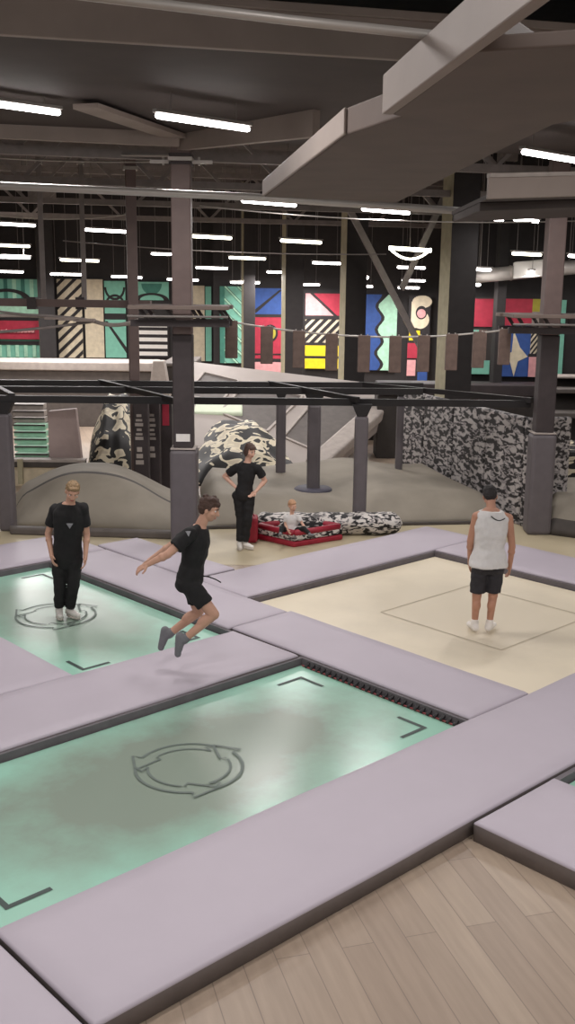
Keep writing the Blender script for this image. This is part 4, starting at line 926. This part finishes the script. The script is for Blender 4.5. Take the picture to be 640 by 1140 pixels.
q0 = J['pelvis'].lerp(J['neck'], .62)+fwd*.150
MB().prism([q0+RT*-.042+UP*.025, q0+RT*.042+UP*.025, q0-UP*.04], fwd*.012, 0).build('shirt_print', 'greyprint', man1)['label'] = 'small grey triangle on the chest'
# jumper in mid air, seen from his right side
D = 10.3; fwd = (RT*.97-FW*.12).normalized()
J = J_(D, dict(pelvis=(211, 645), neck=(222.5, 585), head=(232.5, 567), shR=(211, 595), shL=(218, 592), elR=(187, 617), elL=(191, 607), wrR=(165, 628), wrL=(169, 622), hipR=(210, 650), hipL=(213, 649), knR=(238, 684), knL=(221, 681), anR=(205, 712), anL=(188, 706)),
       dict(), shR=-.17, elR=-.30, wrR=-.30, shL=.19, elL=.30, wrL=.28, hipR=-.09, hipL=.09, knR=-.13, anR=-.13, knL=.12, anL=.12)
fd = (at(202, 742, D)-at(206, 716, D)).normalized()
jm = person(gz(205, D, 0.25), 'young man in black T-shirt and shorts jumping in mid air, arms swung back', J, 1.06, 'skin', fwd, (RT-FW*.15-UP*.3).normalized(), legs='shorts', feet='sock', hair='hairbrown', hairkind='tousled', footdir={'R': fd+RT*.1, 'L': fd-RT*.02}, curl=.6, hem=-.13, palm={'R': -UP+FW*.4, 'L': -UP-FW*.4}, leglen=.66, up_hint=(UP+RT*.35))
c0 = at(226, 641, D-.02); MB().tube([c0-RT*.03, c0+RT*.06-UP*.01, at(240, 645, D), at(246, 648.5, D)], .007, 7).build('waist_cord', 'blackcloth', jm, smooth=True)
q0 = at(203, 578, D-.2)
q0 = J['shR']+UP*.045-FW*.0
MB().prism([J['shR']+RT*-.035+UP*.05-FW*.062, J['shR']+RT*.02+UP*.05-FW*.062, J['shR']-FW*.085-UP*.0], -FW*.012, 0).build('shirt_print', 'greyprint', jm)
# man in white tank top, seen from behind
D = depth(on(537, 704, BED)); fwd = (FW*.97+RT*.12).normalized()
J = J_(D, dict(pelvis=(543.5, 627), neck=(547, 565.5), head=(545.5, 553), shL=(530.5, 575), shR=(566, 577), elL=(523.5, 602), elR=(570, 608), wrL=(523, 626), wrR=(567.5, 630), hipL=(535, 629), hipR=(552, 629), knL=(530.5, 664), knR=(548.5, 664), anL=(528, 699), anR=(544.5, 699.5)),
       None, head=.1, elL=.03, elR=.03, wrL=.16, wrR=.1)
for k in ('anL', 'anR'): J[k] = V((J[k].x, J[k].y, BED+.115))
man2 = person(gz(537, D, BED), 'man in white sleeveless top and dark shorts standing on the cream trampoline, back turned', J, 1.04, 'skin2', fwd, (fwd-UP*.35), top='tank', legs='shorts', topmat='whitecloth', legmat='greyshort', feet='wsock', hair='hairdark', hairkind='flat', footdir={'R': fwd+RT*.5, 'L': fwd-RT*.35}, curl=.7, hem=-.05, width=1.04, leglen=.86)
q0 = J['neck']-fwd*.150+RT*.05-UP*.05
MB().tube([q0+RT*(.17*t-.06)-UP*(.02+.055*math.sin(t*2.6))+fwd*(.03*t) for t in [i/8 for i in range(9)]], .006, 6).build('shirt_print', 'blackcloth', man2, smooth=True)
# woman, hands on hips
D = depth(on(271, 611, FLOOR)); fwd = (-FW*.75+RT*.6).normalized()
J = J_(D, dict(pelvis=(271.5, 550), neck=(276, 514), head=(278.5, 502), shR=(264, 520.5), shL=(286.5, 521.5), elR=(250, 530), elL=(295, 535), wrR=(263, 543), wrL=(285, 547), hipR=(266, 552), hipL=(277.5, 552), knR=(268, 580), knL=(276, 579), anR=(266.5, 606.5), anL=(273, 603.5)),
       None, head=-.06, elR=.12, elL=.05, wrR=-.02, wrL=-.08, knL=-.05)
J['hdR'] = (RT*.8-UP*.55-FW*.1); J['hdL'] = (-RT*.75-UP*.6-FW*.1)
for k in ('anL', 'anR'): J[k] = V((J[k].x, J[k].y, FLOOR+.11))
wm = person(gz(270, D, FLOOR), 'woman in black clothes and white shoes standing with hands on hips by the red sled', J, .97, 'skin3', fwd, (fwd-UP*.35), hair='hairbrown', hairkind='bob', footdir={'R': fwd-RT*.5, 'L': fwd+RT*.3}, curl=.5, hem=-.12, width=.9)
# small child sitting in the sled
D = 16.55; fwd = (-FW*.8+RT*.45).normalized()
J = J_(D, dict(pelvis=(325.5, 590.5), neck=(325, 572), head=(325.5, 563), shR=(318.5, 575.5), shL=(332, 575.5), elR=(317.5, 584), elL=(336.5, 583), wrR=(321, 591), wrL=(341, 590), hipR=(321, 591), hipL=(329, 591), knR=(313.5, 588), knL=(338.5, 588.5), anR=(312, 594), anL=(344.5, 594.5)),
       None, head=-.05, elR=-.03, elL=-.03, wrR=-.16, wrL=-.15, knR=-.17, knL=-.15, anR=-.30, anL=-.24)
person(gz(325, D, FLOOR+.14), 'small child in a white shirt and dark trousers sitting in the foam sled', J, .56, 'skin3', fwd, (fwd-UP*.35), topmat='whitecloth', hair='hairchild', hairkind='baby', feet='sock', footdir={'R': fwd+UP*.4-RT*.3, 'L': fwd+UP*.4+RT*.2}, hem=-.06, hs=1.42, vox=.0055, curl=.5, width=1.15)
